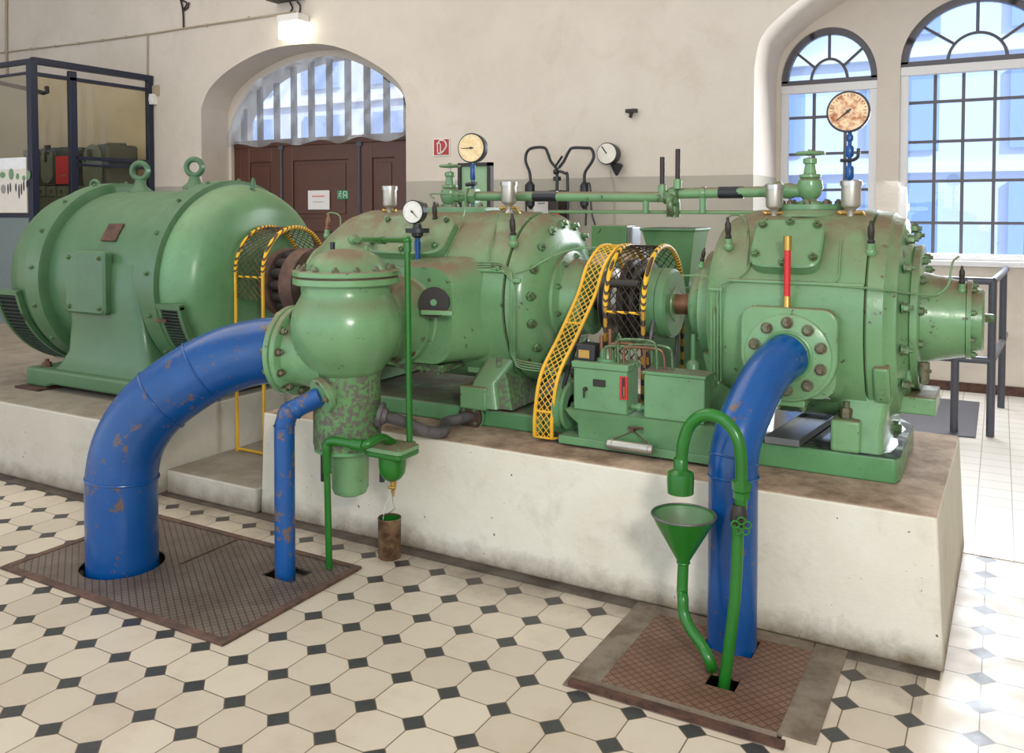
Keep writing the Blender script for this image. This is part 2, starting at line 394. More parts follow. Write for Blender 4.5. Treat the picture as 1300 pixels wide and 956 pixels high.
# ------------------------------------------------------------ camera (also used to turn a measured photo point into a point of the room)
F, PX, PY, H, YAW, PIT = 1098., 650., 305., 1.65, math.radians(29.45), math.radians(1.93)
cam = bpy.data.cameras.new('camera'); co = bpy.data.objects.new('camera', cam); COL.objects.link(co)
co.location = (0, 0, H); co.rotation_euler = (PI/2-PIT, 0, YAW)
cam.sensor_width = 36; cam.lens = 36*F/1300; cam.shift_y = -(478-PY)/1300; cam.clip_start = .05; cam.clip_end = 200
SC.camera = co
_f = V((-math.sin(YAW)*math.cos(PIT), math.cos(YAW)*math.cos(PIT), -math.sin(PIT))); _r = V((math.cos(YAW), math.sin(YAW), 0)); _u = _r.cross(_f)
def _ray(x, y): return _f+_r*((x-PX)/F)-_u*((y-PY)/F)
def at(x, y, Y): d = _ray(x, y); return V((0, 0, H))+d*(Y/d.y)
def atx(x, y, X): d = _ray(x, y); return V((0, 0, H))+d*(X/d.x)
def atz(x, y, z): d = _ray(x, y); return V((0, 0, H))+d*((z-H)/d.z)

# ------------------------------------------------------------ room
def sheet_with_holes(rects_x, rects_y, holes, z):
    m = MB(); xs = sorted(set(rects_x+[h[0] for h in holes]+[h[1] for h in holes])); ys = sorted(set(rects_y+[h[2] for h in holes]+[h[3] for h in holes]))
    for i in range(len(xs)-1):
        for j in range(len(ys)-1):
            cx, cy = (xs[i]+xs[i+1])/2, (ys[j]+ys[j+1])/2
            if any(h[0] < cx < h[1] and h[2] < cy < h[3] for h in holes): continue
            m.face(m.verts([(xs[i], ys[j], z), (xs[i+1], ys[j], z), (xs[i+1], ys[j+1], z), (xs[i], ys[j+1], z)]))
    return m
PIT1 = (-3.97, -2.56, 2.285, 3.07); PIT2 = (-1.21, -.57, 2.72, 3.33)
fl = sheet_with_holes([-16, 5], [-3, 8.9], [PIT1, PIT2], 0)
for h in (PIT1, PIT2):   # shaft walls below the covers
    m2 = fl; x0, x1, y0, y1 = h; D = -.4
    for a, b in (((x0,y0),(x1,y0)), ((x1,y0),(x1,y1)), ((x1,y1),(x0,y1)), ((x0,y1),(x0,y0))):
        m2.face(m2.verts([(*a, 0), (*b, 0), (*b, D), (*a, D)]))
fl.build('floor', 'tiles', kind='structure')
m = MB(); m.box((PIT1[0]-.02, PIT1[2]-.02, -.42), (PIT1[1]+.02, PIT1[3]+.02, -.4)); m.box((PIT2[0]-.02, PIT2[2]-.02, -.42), (PIT2[1]+.02, PIT2[3]+.02, -.4)); m.build('trim_6', 'dark', kind='structure')  # pit bottoms painted near-black for the darkness of the depth
# plain square tiles behind the plinth end
MB().box((-3.4, 4.66, -.01), (5, 8.88, .004)).build('trim_7', 'sq', kind='structure')
# grimy border tiles at the foot of the plinths
MB().box((-4.22, 3.325, -.01), (-1.21, 3.372, .004)).box((-3.5, 3.372, -.01), (-1.21, 3.43, .004)).box((-.57, 3.34, -.01), (-.16, 3.43, .004)).box((-9, 3.03, -.01), (-4.22, 3.11, .003)).build('trim_1', 'strip', kind='structure')

def poly_wall(name, outer, holes, Y0, Y1, mat):
    bm = bmesh.new(); edges = []
    for loop in [outer]+holes:
        vs = [bm.verts.new((x, Y0, z)) for x, z in loop]
        edges += [bm.edges.new((vs[i], vs[(i+1) % len(vs)])) for i in range(len(vs))]
    g = bmesh.ops.triangle_fill(bm, edges=edges, use_beauty=True, use_dissolve=False)
    fs = [f for f in bm.faces]
    g = bmesh.ops.extrude_face_region(bm, geom=fs)
    for v in [q for q in g['geom'] if isinstance(q, bmesh.types.BMVert)]: v.co.y = Y1
    q = MB(); q.bm.free(); q.bm = bm
    return q.build(name, mat, kind='structure')
def arch(x0, x1, zs, zt, n=24, power=2.0, z0=None):
    """arched outline: springing height zs, crown zt"""
    c, a = (x0+x1)/2, (x1-x0)/2
    pts = [(c+a*math.cos(PI*i/n), zs+(zt-zs)*math.sin(PI*i/n)**(2/power)) for i in range(n+1)]
    return ([(x1, z0)] if z0 is not None else [])+pts+([(x0, z0)] if z0 is not None else [])
def smooth_loop(pts, seg=5):
    P = [V((x, 0, z)) for x, z in pts]; out = []
    for i in range(len(P)-1):
        p0, p1, p2, p3 = P[max(i-1, 0)], P[i], P[i+1], P[min(i+2, len(P)-1)]
        for k in range(seg):
            t = k/seg; q = .5*((2*p1)+(p2-p0)*t+(2*p0-5*p1+4*p2-p3)*t*t+(3*p1-p0-3*p2+p3)*t**3); out.append((q.x, q.z))
    return out+[(P[-1].x, P[-1].z)]
YW, YR = 7.96, 8.85                      # main wall, back of the window recess
door_arc = smooth_loop([(-9.203, 3.0), (-9.03, 3.26), (-8.6, 3.50), (-7.96, 3.665), (-7.24, 3.665), (-6.72, 3.54), (-6.22, 3.29), (-5.95, 3.07), (-5.872, 2.86)])
door_hole = [(-9.203, -.02)]+door_arc+[(-5.872, -.02)]
rec_arc = smooth_loop([(-1.968, 2.95), (-1.91, 3.215), (-1.733, 3.40), (-1.5, 3.56), (-1.1, 3.76), (-.6, 3.88), (0, 3.93), (.6, 3.88), (1.2, 3.7), (1.6, 3.4), (1.75, 3.0)])
rec_hole = [(-1.968, -.02)]+rec_arc+[(1.75, -.02)]
outer = [(-16, -.02)]+[(-9.203, -.02)]+door_arc+[(-5.872, -.02), (-1.968, -.02)]+rec_arc+[(1.75, -.02), (5, -.02), (5, 6), (-16, 6)]
poly_wall('wall_back', outer, [], YW, YR+.02, 'wall')
# recess back wall with two arched window openings
W1 = (-1.925, -1.035, 1.06, 2.92, 3.43); W2 = (-.835, .42, 1.2, 3.02, 3.60)
out2 = [(-2.6, -.02), (5, -.02), (5, 5), (-2.6, 5)]
poly_wall('wall_recess', out2, [arch(W1[0], W1[1], W1[3], W1[4], z0=W1[2]), arch(W2[0], W2[1], W2[3], W2[4], z0=W2[2])], YR, YR+.3, 'wall')
box('wall_right_sunblock', (5, -3, 0), (5.2, 9.2, 6), 'wall', bevel=0, kind='structure')  # out of view, added to keep the sun off the machines
box('wall_left', (-16.2, -3, 0), (-16, 8.9, 6), 'wall', bevel=0, kind='structure')
box('ceiling', (-16.2, -3, 6), (5, 9.2, 6.2), 'whitep', bevel=0, kind='structure')
box('baseboard_recess', (-1.966, YR-.012, 0), (5, YR, .09), 'rust', bevel=0, kind='structure')

# windows: iron glazing bars, fanlight spokes, white lower frame
def window(name, W, cols, rows, spokes, Y):
    x0, x1, z0, zs, zt = W; c = (x0+x1)/2; a = (x1-x0)/2
    root = thing(name, (c, Y, z0), None, None); tag(root, kind='structure')
    m = MB(); out = arch(x0, x1, zs, zt, 32); inn = arch(x0+.06, x1-.06, zs, zt-.06, 32)
    for i in range(32):
        m.prism([(out[i][0], Y-.02, out[i][1]), (out[i+1][0], Y-.02, out[i+1][1]), (inn[i+1][0], Y-.02, inn[i+1][1]), (inn[i][0], Y-.02, inn[i][1])], (0, .07, 0))
    m.box((x0, Y-.02, zs-.03), (x1, Y+.05, zs+.02)); m.build('fanlight_frame', 'winframe', root)
    m = MB(); ra, rb = a*.38, (zt-zs)*.42
    for i in range(16):
        t0, t1 = PI*i/16, PI*(i+1)/16
        m.tube([(c+ra*math.cos(t0), Y+.01, zs+rb*math.sin(t0)), (c+ra*math.cos(t1), Y+.01, zs+rb*math.sin(t1))], .014, 6, smooth=False)
    for t in spokes:
        m.tube([(c+ra*math.cos(t), Y+.01, zs+rb*math.sin(t)), (c+(a-.03)*math.cos(t), Y+.01, zs+(zt-zs-.03)*math.sin(t))], .014, 6, smooth=False)
    m.build('fanlight_bars', 'winframe', root)
    m = MB(); m.box((x0, Y-.05, zs-.11), (x1, Y+.03, zs-.03)); m.box((x0, Y-.04, z0), (x0+.07, Y+.02, zs-.11)); m.box((x1-.07, Y-.04, z0), (x1, Y+.02, zs-.11)); m.box((x0+.07, Y-.04, z0), (x1-.07, Y+.02, z0+.06))
    m.build('window_frame', 'winwhite', root, .004)
    m = MB()
    for x in cols: m.box((x-.014, Y+.1, z0+.02), (x+.014, Y+.13, zs-.05))
    for z in rows: m.box((x0+.02, Y+.095, z-.013), (x1-.02, Y+.135, z+.013))
    m.build('glazing_bars', 'winframe', root)
    g = MB(); g.prism([(x, Y+.04, z) for x, z in arch(x0+.03, x1-.03, zs, zt-.03, 24, z0=zs)], (0, .006, 0)); g.build('fanlight_glass', 'glass', root)
    MB().box((x0+.05, Y+.11, z0+.03), (x1-.05, Y+.116, zs-.05)).build('glass', 'glass', root)
    return root
w1 = window('window_1', W1, (-1.635, -1.34), (1.5, 1.86, 2.22, 2.585), (PI*.22, PI*.5, PI*.78), YR+.06)
w2 = window('window_2', W2, (-.55, -.315, -.06, .2), (1.54, 1.93, 2.30, 2.67), (PI*.22, PI*.5, PI*.78), YR+.06)
for W in (W1, W2): box('trim_%d' % (2 if W is W1 else 3), (W[0]-.02, YR-.05, W[2]-.05), (W[1]+.02, YR+.1, W[2]), 'winwhite', bevel=.005, kind='structure')
# yard outside: a pale facade with pale blue windows
fac = thing('building', (1, 15, 0), 'pale building facade with blue glazed windows seen through the arched windows', 'building')
box('wall', (-22, 15, 0), (14, 16, 9), 'facade', fac, 0)
for fx_ in range(-20, 13, 2):
    for fz in (.9, 2.6, 4.4):
        f = box('window', (fx_+.1, 14.93, fz), (fx_+1.15, 15.02, fz+1.2), 'fwin', fac, 0)
for fz in (2.25, 4.05): box('cornice', (-22, 14.9, fz), (14, 15.02, fz+.12), 'whitep', fac, 0)
box('shutter_door', (-3.6, 14.9, 0), (-2.5, 15.02, 2.1), 'fblue', fac, 0)
MB().box((-24, 9.2, -.1), (16, 16, -.02)).build('ground', 'ground', kind='structure')

# arched doorway
YD = 8.42
dr_arc = smooth_loop([(-9.153, 2.6), (-9.102, 2.88), (-8.777, 3.26), (-8.247, 3.50), (-7.42, 3.60), (-6.8, 3.42), (-6.43, 3.20), (-6.222, 2.99), (-6.12, 2.6)])
dr_arc = [(x, z) for x, z in dr_arc]
# surround between opening and door frame
poly_wall('trim_4', [(-9.25, -.02), (-9.14, -.02)]+dr_arc+[(-6.12, -.02), (-5.8, -.02), (-5.8, 2.9), (-5.86, 3.1), (-6.1, 3.4), (-6.6, 3.65), (-7.2, 3.75), (-8.0, 3.76), (-8.7, 3.6), (-9.1, 3.35), (-9.28, 3.1)], [], YD-.0, YD+.35, 'wall')
dd = thing('door_1', (-7.6, YD+.1, 0), None, None); tag(dd, kind='structure')
MB().box((-9.14, YD+.03, 2.5), (-6.12, YD+.16, 2.6)).build('transom_rail', 'door', dd, .01)
m = MB(); m.box((-9.14, YD+.04, 0), (-9.02, YD+.14, 2.5)); m.box((-6.24, YD+.04, 0), (-6.12, YD+.14, 2.5)); m.build('door_frame', 'door', dd, .006)
def leaf(x0, x1):
    l = box('door_leaf', (x0, YD+.06, 0), (x1, YD+.12, 2.5), 'door', dd, .004)
    st = .17
    m = MB()
    for a, b in (((x0, 0), (x0+st, 2.5)), ((x1-st, 0), (x1, 2.5)), ((x0+st, 2.3), (x1-st, 2.5)), ((x0+st, 1.38), (x1-st, 1.56)), ((x0+st, 0), (x1-st, .25))):
        m.box((a[0], YD+.035, a[1]), (b[0], YD+.062, b[1]))
    m.build('panel_rails', 'door', l, .01)
    m = MB()
    for z0, z1 in ((.3, 1.33), (1.61, 2.25)): m.box((x0+st+.06, YD+.048, z0), (x1-st-.06, YD+.062, z1))
    m.build('raised_panel', 'door', l, .012)
leaf(-9.02, -8.27); leaf(-8.24, -6.96); leaf(-6.93, -6.24)
for x in (-8.255, -6.945):
    m = MB(); m.cyl((x, YD+.02, .2), (x, YD+.02, 2.5), .012, n=8); m.box((x-.04, YD+.01, 2.46), (x+.04, YD+.05, 2.51)); m.build('espagnolette_rod', 'rail', dd)
m = MB()
for k in range(10): m.box((-9.1+k*.305+.03, YD+.1, 2.6), (-9.1+k*.305+.11, YD+.14, 3.62-.0 if 2 < k < 8 else (3.05 if k in (0, 9) else 3.35)))
m.build('transom_bars', 'winframe', dd)
# plastic sheet pinned over the transom
N, Mz = 60, 24; sh = MB(); G = []
arc_in = dr_arc
def top_at(x):
    for i in range(len(arc_in)-1):
        a, b = arc_in[i], arc_in[i+1]
        if a[0] <= x <= b[0]: return a[1]+(b[1]-a[1])*(x-a[0])/max(1e-6, b[0]-a[0])
    return 2.6
for i in range(N+1):
    x = -9.14+3.01*i/N; zt = top_at(x); row = []
    for j in range(Mz+1):
        f = j/Mz; z0_ = 2.52+.03*math.sin(x*9)+.02*noise.noise((x*4, 0, 1)); z = z0_+(zt-z0_)*f
        y = YD-.03-.09*abs(noise.noise((x*2.6+(1-f)*1.6, z*1.9-x, 3)))-.05*abs(math.sin(x*5.1+f*2.2))*(1-f)**2-.035*max(0, math.sin(x*7+f*4))*(1-f)-.02*noise.noise((x*8, z*5, 0))
        row.append(sh.bm.verts.new((x, y, z)))
    G.append(row)
for i in range(N):
    for j in range(Mz): sh.face([G[i][j], G[i+1][j], G[i+1][j+1], G[i][j+1]])
sh.build('plastic_sheet', 'foil', ang=80, label='crumpled clear plastic sheet pinned over the arched transom above the brown doors', cat='plastic sheet')
# notices on the door
pp = box('paper_notice', (-7.80, YD+.03, 1.67), (-7.44, YD+.036, 1.915), 'paper', bevel=0, label='white paper notice stuck to the middle leaf of the brown door', cat='notice')
MB().box((-7.73, YD+.027, 1.83), (-7.52, YD+.031, 1.85)).build('printed_heading', 'printred', pp); MB().box((-7.72, YD+.027, 1.765), (-7.54, YD+.031, 1.772)).build('printed_line', 'printgrey', pp)
es = box('exit_sign', (-7.31, YD+.03, 1.80), (-7.13, YD+.036, 1.912), 'signgreen', bevel=0, label='small green emergency exit sign with running man on the brown door', cat='sign')
m = MB(); q = lambda x, z: (-7.31+x*.18, YD+.027, 1.80+z*.112)
m.cyl(V(q(.30, .84)), V(q(.30, .84))+V((0, .004, 0)), .009, n=10)
for a, b in ((( .3, .72), (.24, .42)), ((.24, .42), (.36, .3)), ((.36, .3), (.33, .1)), ((.24, .42), (.14, .28)), ((.14, .28), (.04, .25)), ((.28, .66), (.42, .55)), ((.28, .66), (.13, .6)), ((.13, .6), (.1, .45))):
    m.tube([q(*a), q(*b)], .0035, 6, smooth=False)
m.box(q(.55, .12), V(q(.6, .88))+V((0, .002, 0))); m.box(q(.55, .82), V(q(.9, .88))+V((0, .002, 0))); m.box(q(.85, .12), V(q(.9, .88))+V((0, .002, 0))); m.box(q(.66, .4), V(q(.8, .5))+V((0, .002, 0)))
m.build('running_man', 'paper', es)
# fire hose sign
fs = box('fire_hose_sign', at(549.5, 198.5, YW-.01), V(at(571, 175, YW-.01))+V((0, .008, 0)), 'paper', bevel=0, label='red square fire hose sign with white pictogram on the wall beside the doorway', cat='sign')
a, b = at(551, 197, YW-.014), at(569.5, 176.5, YW-.014); MB().box(a, V((b.x, a.y+.003, b.z))).build('red_field', 'signred', fs)
w_, h_ = b.x-a.x, b.z-a.z; q = lambda x, z: (a.x+x*w_, a.y-.004, a.z+z*h_)
m = MB(); m.tube([q(.42, .95), q(.7, .9), q(.86, .62), q(.75, .35), q(.5, .1)], .009, 6); m.tube([q(.42, .95), q(.3, .78), q(.2, .72)], .008, 6); m.box(q(.22, .06), V(q(.5, .16))+V((0, .003, 0))); m.box(q(.22, .1), V(q(.28, .68))+V((0, .003, 0))); m.box(q(.42, .1), V(q(.48, .68))+V((0, .003, 0))); m.tube([q(.22, .66), q(.35, .76), q(.48, .66)], .006, 6)
m.build('hose_pictogram', 'paper', fs)
# emergency lamp above the door
lp = thing('emergency_lamp', at(370, 45, YW-.1), 'white box lamp glowing pale yellow on the wall above the arched doorway', 'lamp')
a, b = at(357, 30, YW-.12), at(384, 17, YW-.12); MB().box((a.x, YW-.2, a.z), (b.x, YW, b.z)).build('lamp_housing', 'whitep', lp, .008)
c_ = at(384, 48, YW-.12); MB().box((a.x+.01, YW-.19, c_.z), (b.x-.01, YW-.03, a.z)).build('diffuser', 'emlamp', lp, .02)
# conduit on the wall
def wpt(x, y, o=.02): return at(x, y, YW-o)
m = MB(); m.tube([wpt(-60, 76), wpt(0, 67), wpt(100, 55), wpt(190, 43), wpt(233, 36), wpt(300, 26), wpt(375, 15)], .012, 8, seg=3)
for x, y in ((10, 66), (40, 62), (70, 58.5), (100, 55), (130, 51), (160, 47), (262, 32), (316, 23)): m.sphere(wpt(x, y, .015), .022, n=10)
c = m.build('wall_conduit', 'beige', label='beige cable run sloping along the upper wall above the glass case', cat='cable')
MB().tube([wpt(187, 42), wpt(187, 100)], .011, 8, smooth=False).build('drop_cable', 'beige', c)
MB().tube([wpt(8, -40), wpt(8, 66), wpt(9, 95)], .022, 8, smooth=False).build('riser_pipe', 'beige', c)
m = MB(); m.tube([wpt(233, 36), wpt(232, 12), wpt(228, -4)], .012, 8); m.tube([wpt(232, 14), wpt(238, 10), wpt(240, 3)], .01, 8); m.tube([wpt(233, 12), wpt(237, 4), wpt(230, 0)], .01, 8); m.build('knotted_cable_end', 'darkiron', c)
m = MB(); m.tube([wpt(368, 16), wpt(371, 10), wpt(368, 3)], .01, 6); m.tube([wpt(380, 18), wpt(381, 8), wpt(377, 2)], .01, 6); m.build('lamp_lead', 'darkiron', c)
m = MB(); a = at(345, 2, YW-.1); b = at(381, -3, YW-.1); m.box((a.x, YW-.2, a.z), (b.x, YW, b.z)); m.build('cable_tray', 'darkiron', label='dark bracket on the wall directly above the glowing lamp', cat='bracket')
# hook, light switch
m = MB(); p = at(802, 141, YW-.03); m.box((p.x-.06, YW-.05, p.z-.015), (p.x+.05, YW, p.z+.02)); m.cyl(p, p+V((0, -.03, -.06)), .018, n=8); m.build('wall_hook', 'darkiron', label='small black hook high on the pale wall above the hanging dial', cat='hook')
m = MB(); a = at(189, 133, YW-.05); b = at(196, 119, YW-.05); m.box((a.x, YW-.08, a.z), (b.x, YW, b.z)); sw = m.build('light_switch', 'whitep', bevel=.006, label='small white switch box beside the dark frame of the glass case', cat='switch')
m = MB(); p0 = at(192.5, 126, YW-.05); m.box((p0.x-.02, YW-.088, p0.z-.03), (p0.x+.02, YW-.078, p0.z+.03)); m.build('rocker', 'paper', sw, .003)
m = MB(); p0 = at(197, 115, YW-.02); m.box((p0.x-.07, YW-.03, p0.z-.07), (p0.x+.07, YW, p0.z+.07)); m.build('junction_box', 'beige', bevel=.006, label='flat cream junction box on the wall just above the white switch', cat='junction box')

# ------------------------------------------------------------ glass exhibition case on the left
CX, CY = -10.163, 6.265
gc = thing('glass_case', (CX-1, 7, 0), 'tall glass exhibition case framed in blue-black steel against the left wall', 'display case')
fr = MB(); t = .045
fr.box((CX-t, CY-t, 0), (CX+t, CY+t, 3.47)); fr.box((CX-.035, 7.87, 0), (CX+.035, 7.95, 3.47)); fr.box((CX-.03, 6.73, 0), (CX+.03, 6.83, 3.40))
fr.box((CX-.04, CY, 3.42), (CX+.04, 7.95, 3.50)); fr.box((CX-.03, CY, 3.28), (CX+.03, 7.95, 3.325)); fr.box((CX-.03, 6.8, 2.30), (CX+.03, 7.9, 2.345))
fr.box((CX-5, CY-.03, 3.42), (CX, CY+.03, 3.48)); fr.box((CX-5, CY-.02, 3.30), (CX, CY+.02, 3.33)); fr.box((CX-.03, 6.8, 2.22), (CX+.03, 7.9, 2.25)); fr.box((CX-5, CY-.03, 1.57), (CX, CY+.03, 1.62)); fr.box((CX-5, CY-.03, 0), (CX, CY+.03, .08)); fr.box((CX-.03, CY, 0), (CX+.03, 7.95, .08))
fr.build('frame', 'frame_dark', gc, .004)
for a_, b_ in (((CY+.04, 1.5), (6.74, 3.29)), ((6.83, 2.34), (7.88, 3.29)), ((6.83, .08), (7.88, 2.24)), ((CY+.04, .08), (6.74, 1.5))):
    MB().box((CX-.006, a_[0], a_[1]), (CX+.006, b_[0], b_[1])).build('glass_pane', 'caseglass', gc)
MB().box((CX-5, CY-.006, 2.31), (CX-.04, CY+.006, 3.31)).build('glass_pane', 'frost', gc)
MB().box((CX-5, CY-.02, .08), (CX-.04, CY+.02, 1.58)).build('base_panel', 'cabinet', gc)
m = MB(); m.tube([at(-10, 103, 6.9), at(40, 114, 6.9), at(55, 118, 6.9)], .03, 8, smooth=False); p = at(59, 110, 6.9); m.tube([at(55, 118, 6.9), at(60, 117, 6.9), p], .03, 8, smooth=False); m.build('inner_rail', 'frame_dark', gc)
po = MB().box((CX-5, CY-.055, 1.63), (CX-.06, CY-.042, 2.30)).build('street_poster', 'poster1', label='large printed street poster with walking people on the lower front of the glass case', cat='poster')
def patch(x, y, w, h, mat, name, e=1):
    p = at(x, y, CY-.06); m = MB(); m.solid((p.x, CY-.057, p.z), (0, -1, 0), [(0, 1), (.004, 1)], 16); w, h = w*.62, h*.62
    for v in m.bm.verts: v.co = V((p.x+(v.co.x-p.x)*w, v.co.y, p.z+(v.co.z-p.z)*h))
    m.build(name, mat, po)
MB().box((CX-5, CY-.058, 2.16), (CX-.06, CY-.056, 2.298)).build('printed_sky', 'poster_sky', po)
for x, y, w, h in ((3, 222, .09, .06), (14, 221, .08, .11), (22, 224, .05, .06), (36, 222, .06, .09), (30, 226, .05, .05)): patch(x, y, w, h, 'poster_green', 'printed_tree')
for x, y, h in ((24, 243, .14), (27, 240, .11), (20, 238, .08), (30, 236, .1), (34, 234, .07), (10, 240, .1), (13, 238, .09)): patch(x, y, .02, h, 'poster_dark', 'printed_figure')
patch(4, 240, .08, .09, 'printgrey', 'printed_car')
# switchgear cabinets standing inside the case
def cab(x0, x1, y0, z0, z1, style, label, Y=7.35):
    a, b = at(x0, z0, y0), at(x1, z1, y0)
    c = box('switchgear_cabinet', (a.x, y0, .3 if z0 > 245 else a.z), (b.x, y0+.4, b.z), 'cabinet', bevel=.012, label=label, cat='electrical cabinet', group='switchgear cabinets in the glass case')
    return c, a, b
def capsule(parent, x0, x1, z0, z1, y, mat, name):
    r = (x1-x0)/2; c = (x0+x1)/2; pts = [(c+r*math.cos(PI*i/12), y, z1-r+r*math.sin(PI*i/12)) for i in range(13)]+[(c-r*math.cos(PI*i/12), y, z0+r-r*math.sin(PI*i/12)) for i in range(13)]
    return MB().prism(pts, (0, -.03, 0)).build(name, mat, parent, .004)
YC = 7.3
for px0, px1, py1, lab in ((30, 52.5, 189, 'grey switchgear cabinet with rounded cover half hidden by the corner post of the glass case'), (53, 70, 187, 'grey switchgear cabinet whose rounded cover bears a dark F shape inside the glass case')):
    a, b = at(px0, 236, YC), at(px1, py1, YC)
    c = box('switchgear_cabinet', (a.x, YC, a.z), (b.x-.01, YC+.4, b.z), 'cabinetdark', bevel=.01, label=lab, cat='electrical cabinet', group='switchgear cabinets in the glass case')
    capsule(c, a.x+.03, b.x-.04, a.z+.03, b.z-.03, YC, 'cabinet', 'cover')
a = at(57.5, 203, YC-.03)
m = MB(); m.box((a.x, YC-.045, a.z-.03), (a.x+.035, YC-.025, a.z+.2)); m.box((a.x, YC-.045, a.z+.16), (a.x+.12, YC-.025, a.z+.2)); m.box((a.x, YC-.045, a.z+.07), (a.x+.10, YC-.025, a.z+.11)); m.build('letter_f', 'darkiron', c)
a, b = at(72.5, 236, YC), at(90, 186, YC); c = box('switchgear_cabinet', (a.x, YC, a.z), (b.x, YC+.4, b.z), 'cabinetdark', bevel=.01, label='dark switchgear cabinet with a crimson front panel inside the glass case', cat='electrical cabinet', group='switchgear cabinets in the glass case')
a, b = at(73.5, 234, YC), at(89, 198, YC); MB().box((a.x, YC-.03, a.z), (b.x, YC+.01, b.z)).build('crimson_panel', 'cabred', c, .005)
p = at(80, 223, YC-.03); MB().box((p.x-.05, YC-.036, p.z-.008), (p.x+.06, YC-.028, p.z+.01)).build('nameplate', 'printgrey', c)
a, b = at(105, 250, YC), at(136, 182, YC); c = box('switchgear_cabinet', (a.x+.25, YC, a.z-.2), (b.x-.02, YC+.5, b.z), 'cabinetdark', bevel=.05, label='dark cabinet with a tall rounded cover behind the right pane of the glass case', cat='electrical cabinet', group='switchgear cabinets in the glass case')
capsule(c, a.x+.02, a.x+.42, a.z+.05, b.z, YC+.02, 'cabinet', 'rounded_cover'); p = at(116, 196, YC); MB().obox((p.x, YC-.03, p.z), (.05, .03, .13)).build('handle', 'cabinetdark', c)
m = MB(); m.tube([at(98, 206, YC), at(104, 196, YC), at(109, 206, YC)], .02, 8); m.build('cable_loop', 'black', c)
m = MB(); a = at(136, 186, YC+.3); b = at(150, 183, YC+.3); m.tube([(a.x, YC+.3, a.z), (b.x+.1, YC+.3, a.z), (b.x+.1, YC+.3, at(105, 250, YC).z-.19)], .05, 8, smooth=False); m.build('inlet_duct', 'cabinetdark', c)
a, b = at(44, 262, YC), at(98, 237, YC); c = box('cabinet_plinth', (a.x, YC-.02, .0), (min(b.x, -10.88), YC+.45, at(70, 236.5, YC).z), 'cabinet', bevel=.01, label='long grey base cabinet with small drawers under the switchgear in the glass case', cat='electrical cabinet', group='switchgear cabinets in the glass case')
for x in (54, 67, 80): p = at(x, 243, YC-.02); d = MB().box((p.x-.09, YC-.045, p.z-.07), (p.x+.09, YC-.02, p.z+.07)).build('drawer', 'cabinet', c, .005); MB().box((p.x-.02, YC-.05, p.z-.02), (p.x+.02, YC-.044, p.z+.02)).build('drawer_label', 'cabinetdark', d)
MB().box((-10.86, YC-.02, 0), (-10.25, YC+.5, at(105, 250, YC).z-.205)).build('cabinet_plinth', 'cabinet', bevel=.01, label='grey base cabinet under the rounded dark cabinet in the glass case', cat='electrical cabinet', group='switchgear cabinets in the glass case')

# ------------------------------------------------------------ plinths
MB().prism([(-3.49, 3.395, 0), (-.155, 3.395, 0), (-.172, 3.425, .55), (-3.505, 3.425, .55)], (0, 0, 0)) .bm.free()
m = MB()
lo = [(-3.50, 3.398), (-.148, 3.398), (-.128, 4.76), (-3.50, 4.76)]; hi = [(-3.50, 3.428), (-.18, 3.428), (-.158, 4.74), (-3.50, 4.74)]
nx = 60
va = m.verts([(x, y, 0) for x, y in lo]); vb = m.verts([(x, y, .55) for x, y in hi])
m.face(list(reversed(va))); m.face(vb)
for i in range(4): m.face([va[i], va[(i+1) % 4], vb[(i+1) % 4], vb[i]])
m.build('concrete_plinth', 'white_block', bevel=.012, label='long whitewashed concrete plinth carrying both green compressors', cat='plinth', group='concrete machine plinths')
box('concrete_plinth', (-9.5, 3.1, 0), (-4.232, 5.3, .465), 'left_block', bevel=.015, label='whitewashed concrete plinth under the green electric motor', cat='plinth', group='concrete machine plinths')
box('concrete_step', (-4.228, 3.372, 0), (-3.506, 4.76, .14), 'left_block', bevel=.012, label='low concrete step between the two plinths', cat='step')

# ------------------------------------------------------------ pit covers
def cover(name, x0, x1, y0, y1, holes, mat, label, seam=None):
    bm = bmesh.new(); ed = []
    loops = [[(x0, y0), (x1, y0), (x1, y1), (x0, y1)]]
    for h in holes:
        if h[0] == 'c': loops.append([(h[1]+h[3]*math.cos(2*PI*i/40), h[2]+h[3]*math.sin(2*PI*i/40)) for i in range(40)])
        else: loops.append([(h[1], h[3]), (h[2], h[3]), (h[2], h[4]), (h[1], h[4])])
    for lp_ in loops:
        vs = [bm.verts.new((x, y, .0)) for x, y in lp_]; ed += [bm.edges.new((vs[i], vs[(i+1) % len(vs)])) for i in range(len(vs))]
    bmesh.ops.triangle_fill(bm, edges=ed, use_beauty=True)
    g = bmesh.ops.extrude_face_region(bm, geom=list(bm.faces))
    for v in [q for q in g['geom'] if isinstance(q, bmesh.types.BMVert)]: v.co.z = .008
    q = MB(); q.bm.free(); q.bm = bm
    return q.build(name, mat, label=label, cat='floor cover')
c1 = cover('pit_cover', -3.955, -2.575, 2.30, 3.055, [('c', -3.54, 2.575, .185), ('r', -2.88, -2.70, 2.80, 2.94)], 'plate', 'large rusty tread plate in the floor around the thick left blue pipe')
m = MB(); 
for a, b in (((-3.99, 2.265, 0), (-2.54, 2.30, .012)), ((-3.99, 3.055, 0), (-2.54, 3.09, .012)), ((-3.99, 2.30, 0), (-3.955, 3.055, .012)), ((-2.575, 2.30, 0), (-2.54, 3.055, .012))): m.box(a, b)
m.build('frame', 'rustred', c1, .002)
MB().box((-3.30, 2.70, .008), (-3.29, 3.055, .011)).build('seam', 'rust', c1)
c2 = cover('pit_cover', -1.19, -.585, 2.74, 3.315, [('r', -.955, -.77, 3.15, 3.30), ('r', -.87, -.765, 2.90, 2.985)], 'plate2', 'rust-brown tread plate in the floor around the right blue pipe and green drain')
m = MB()
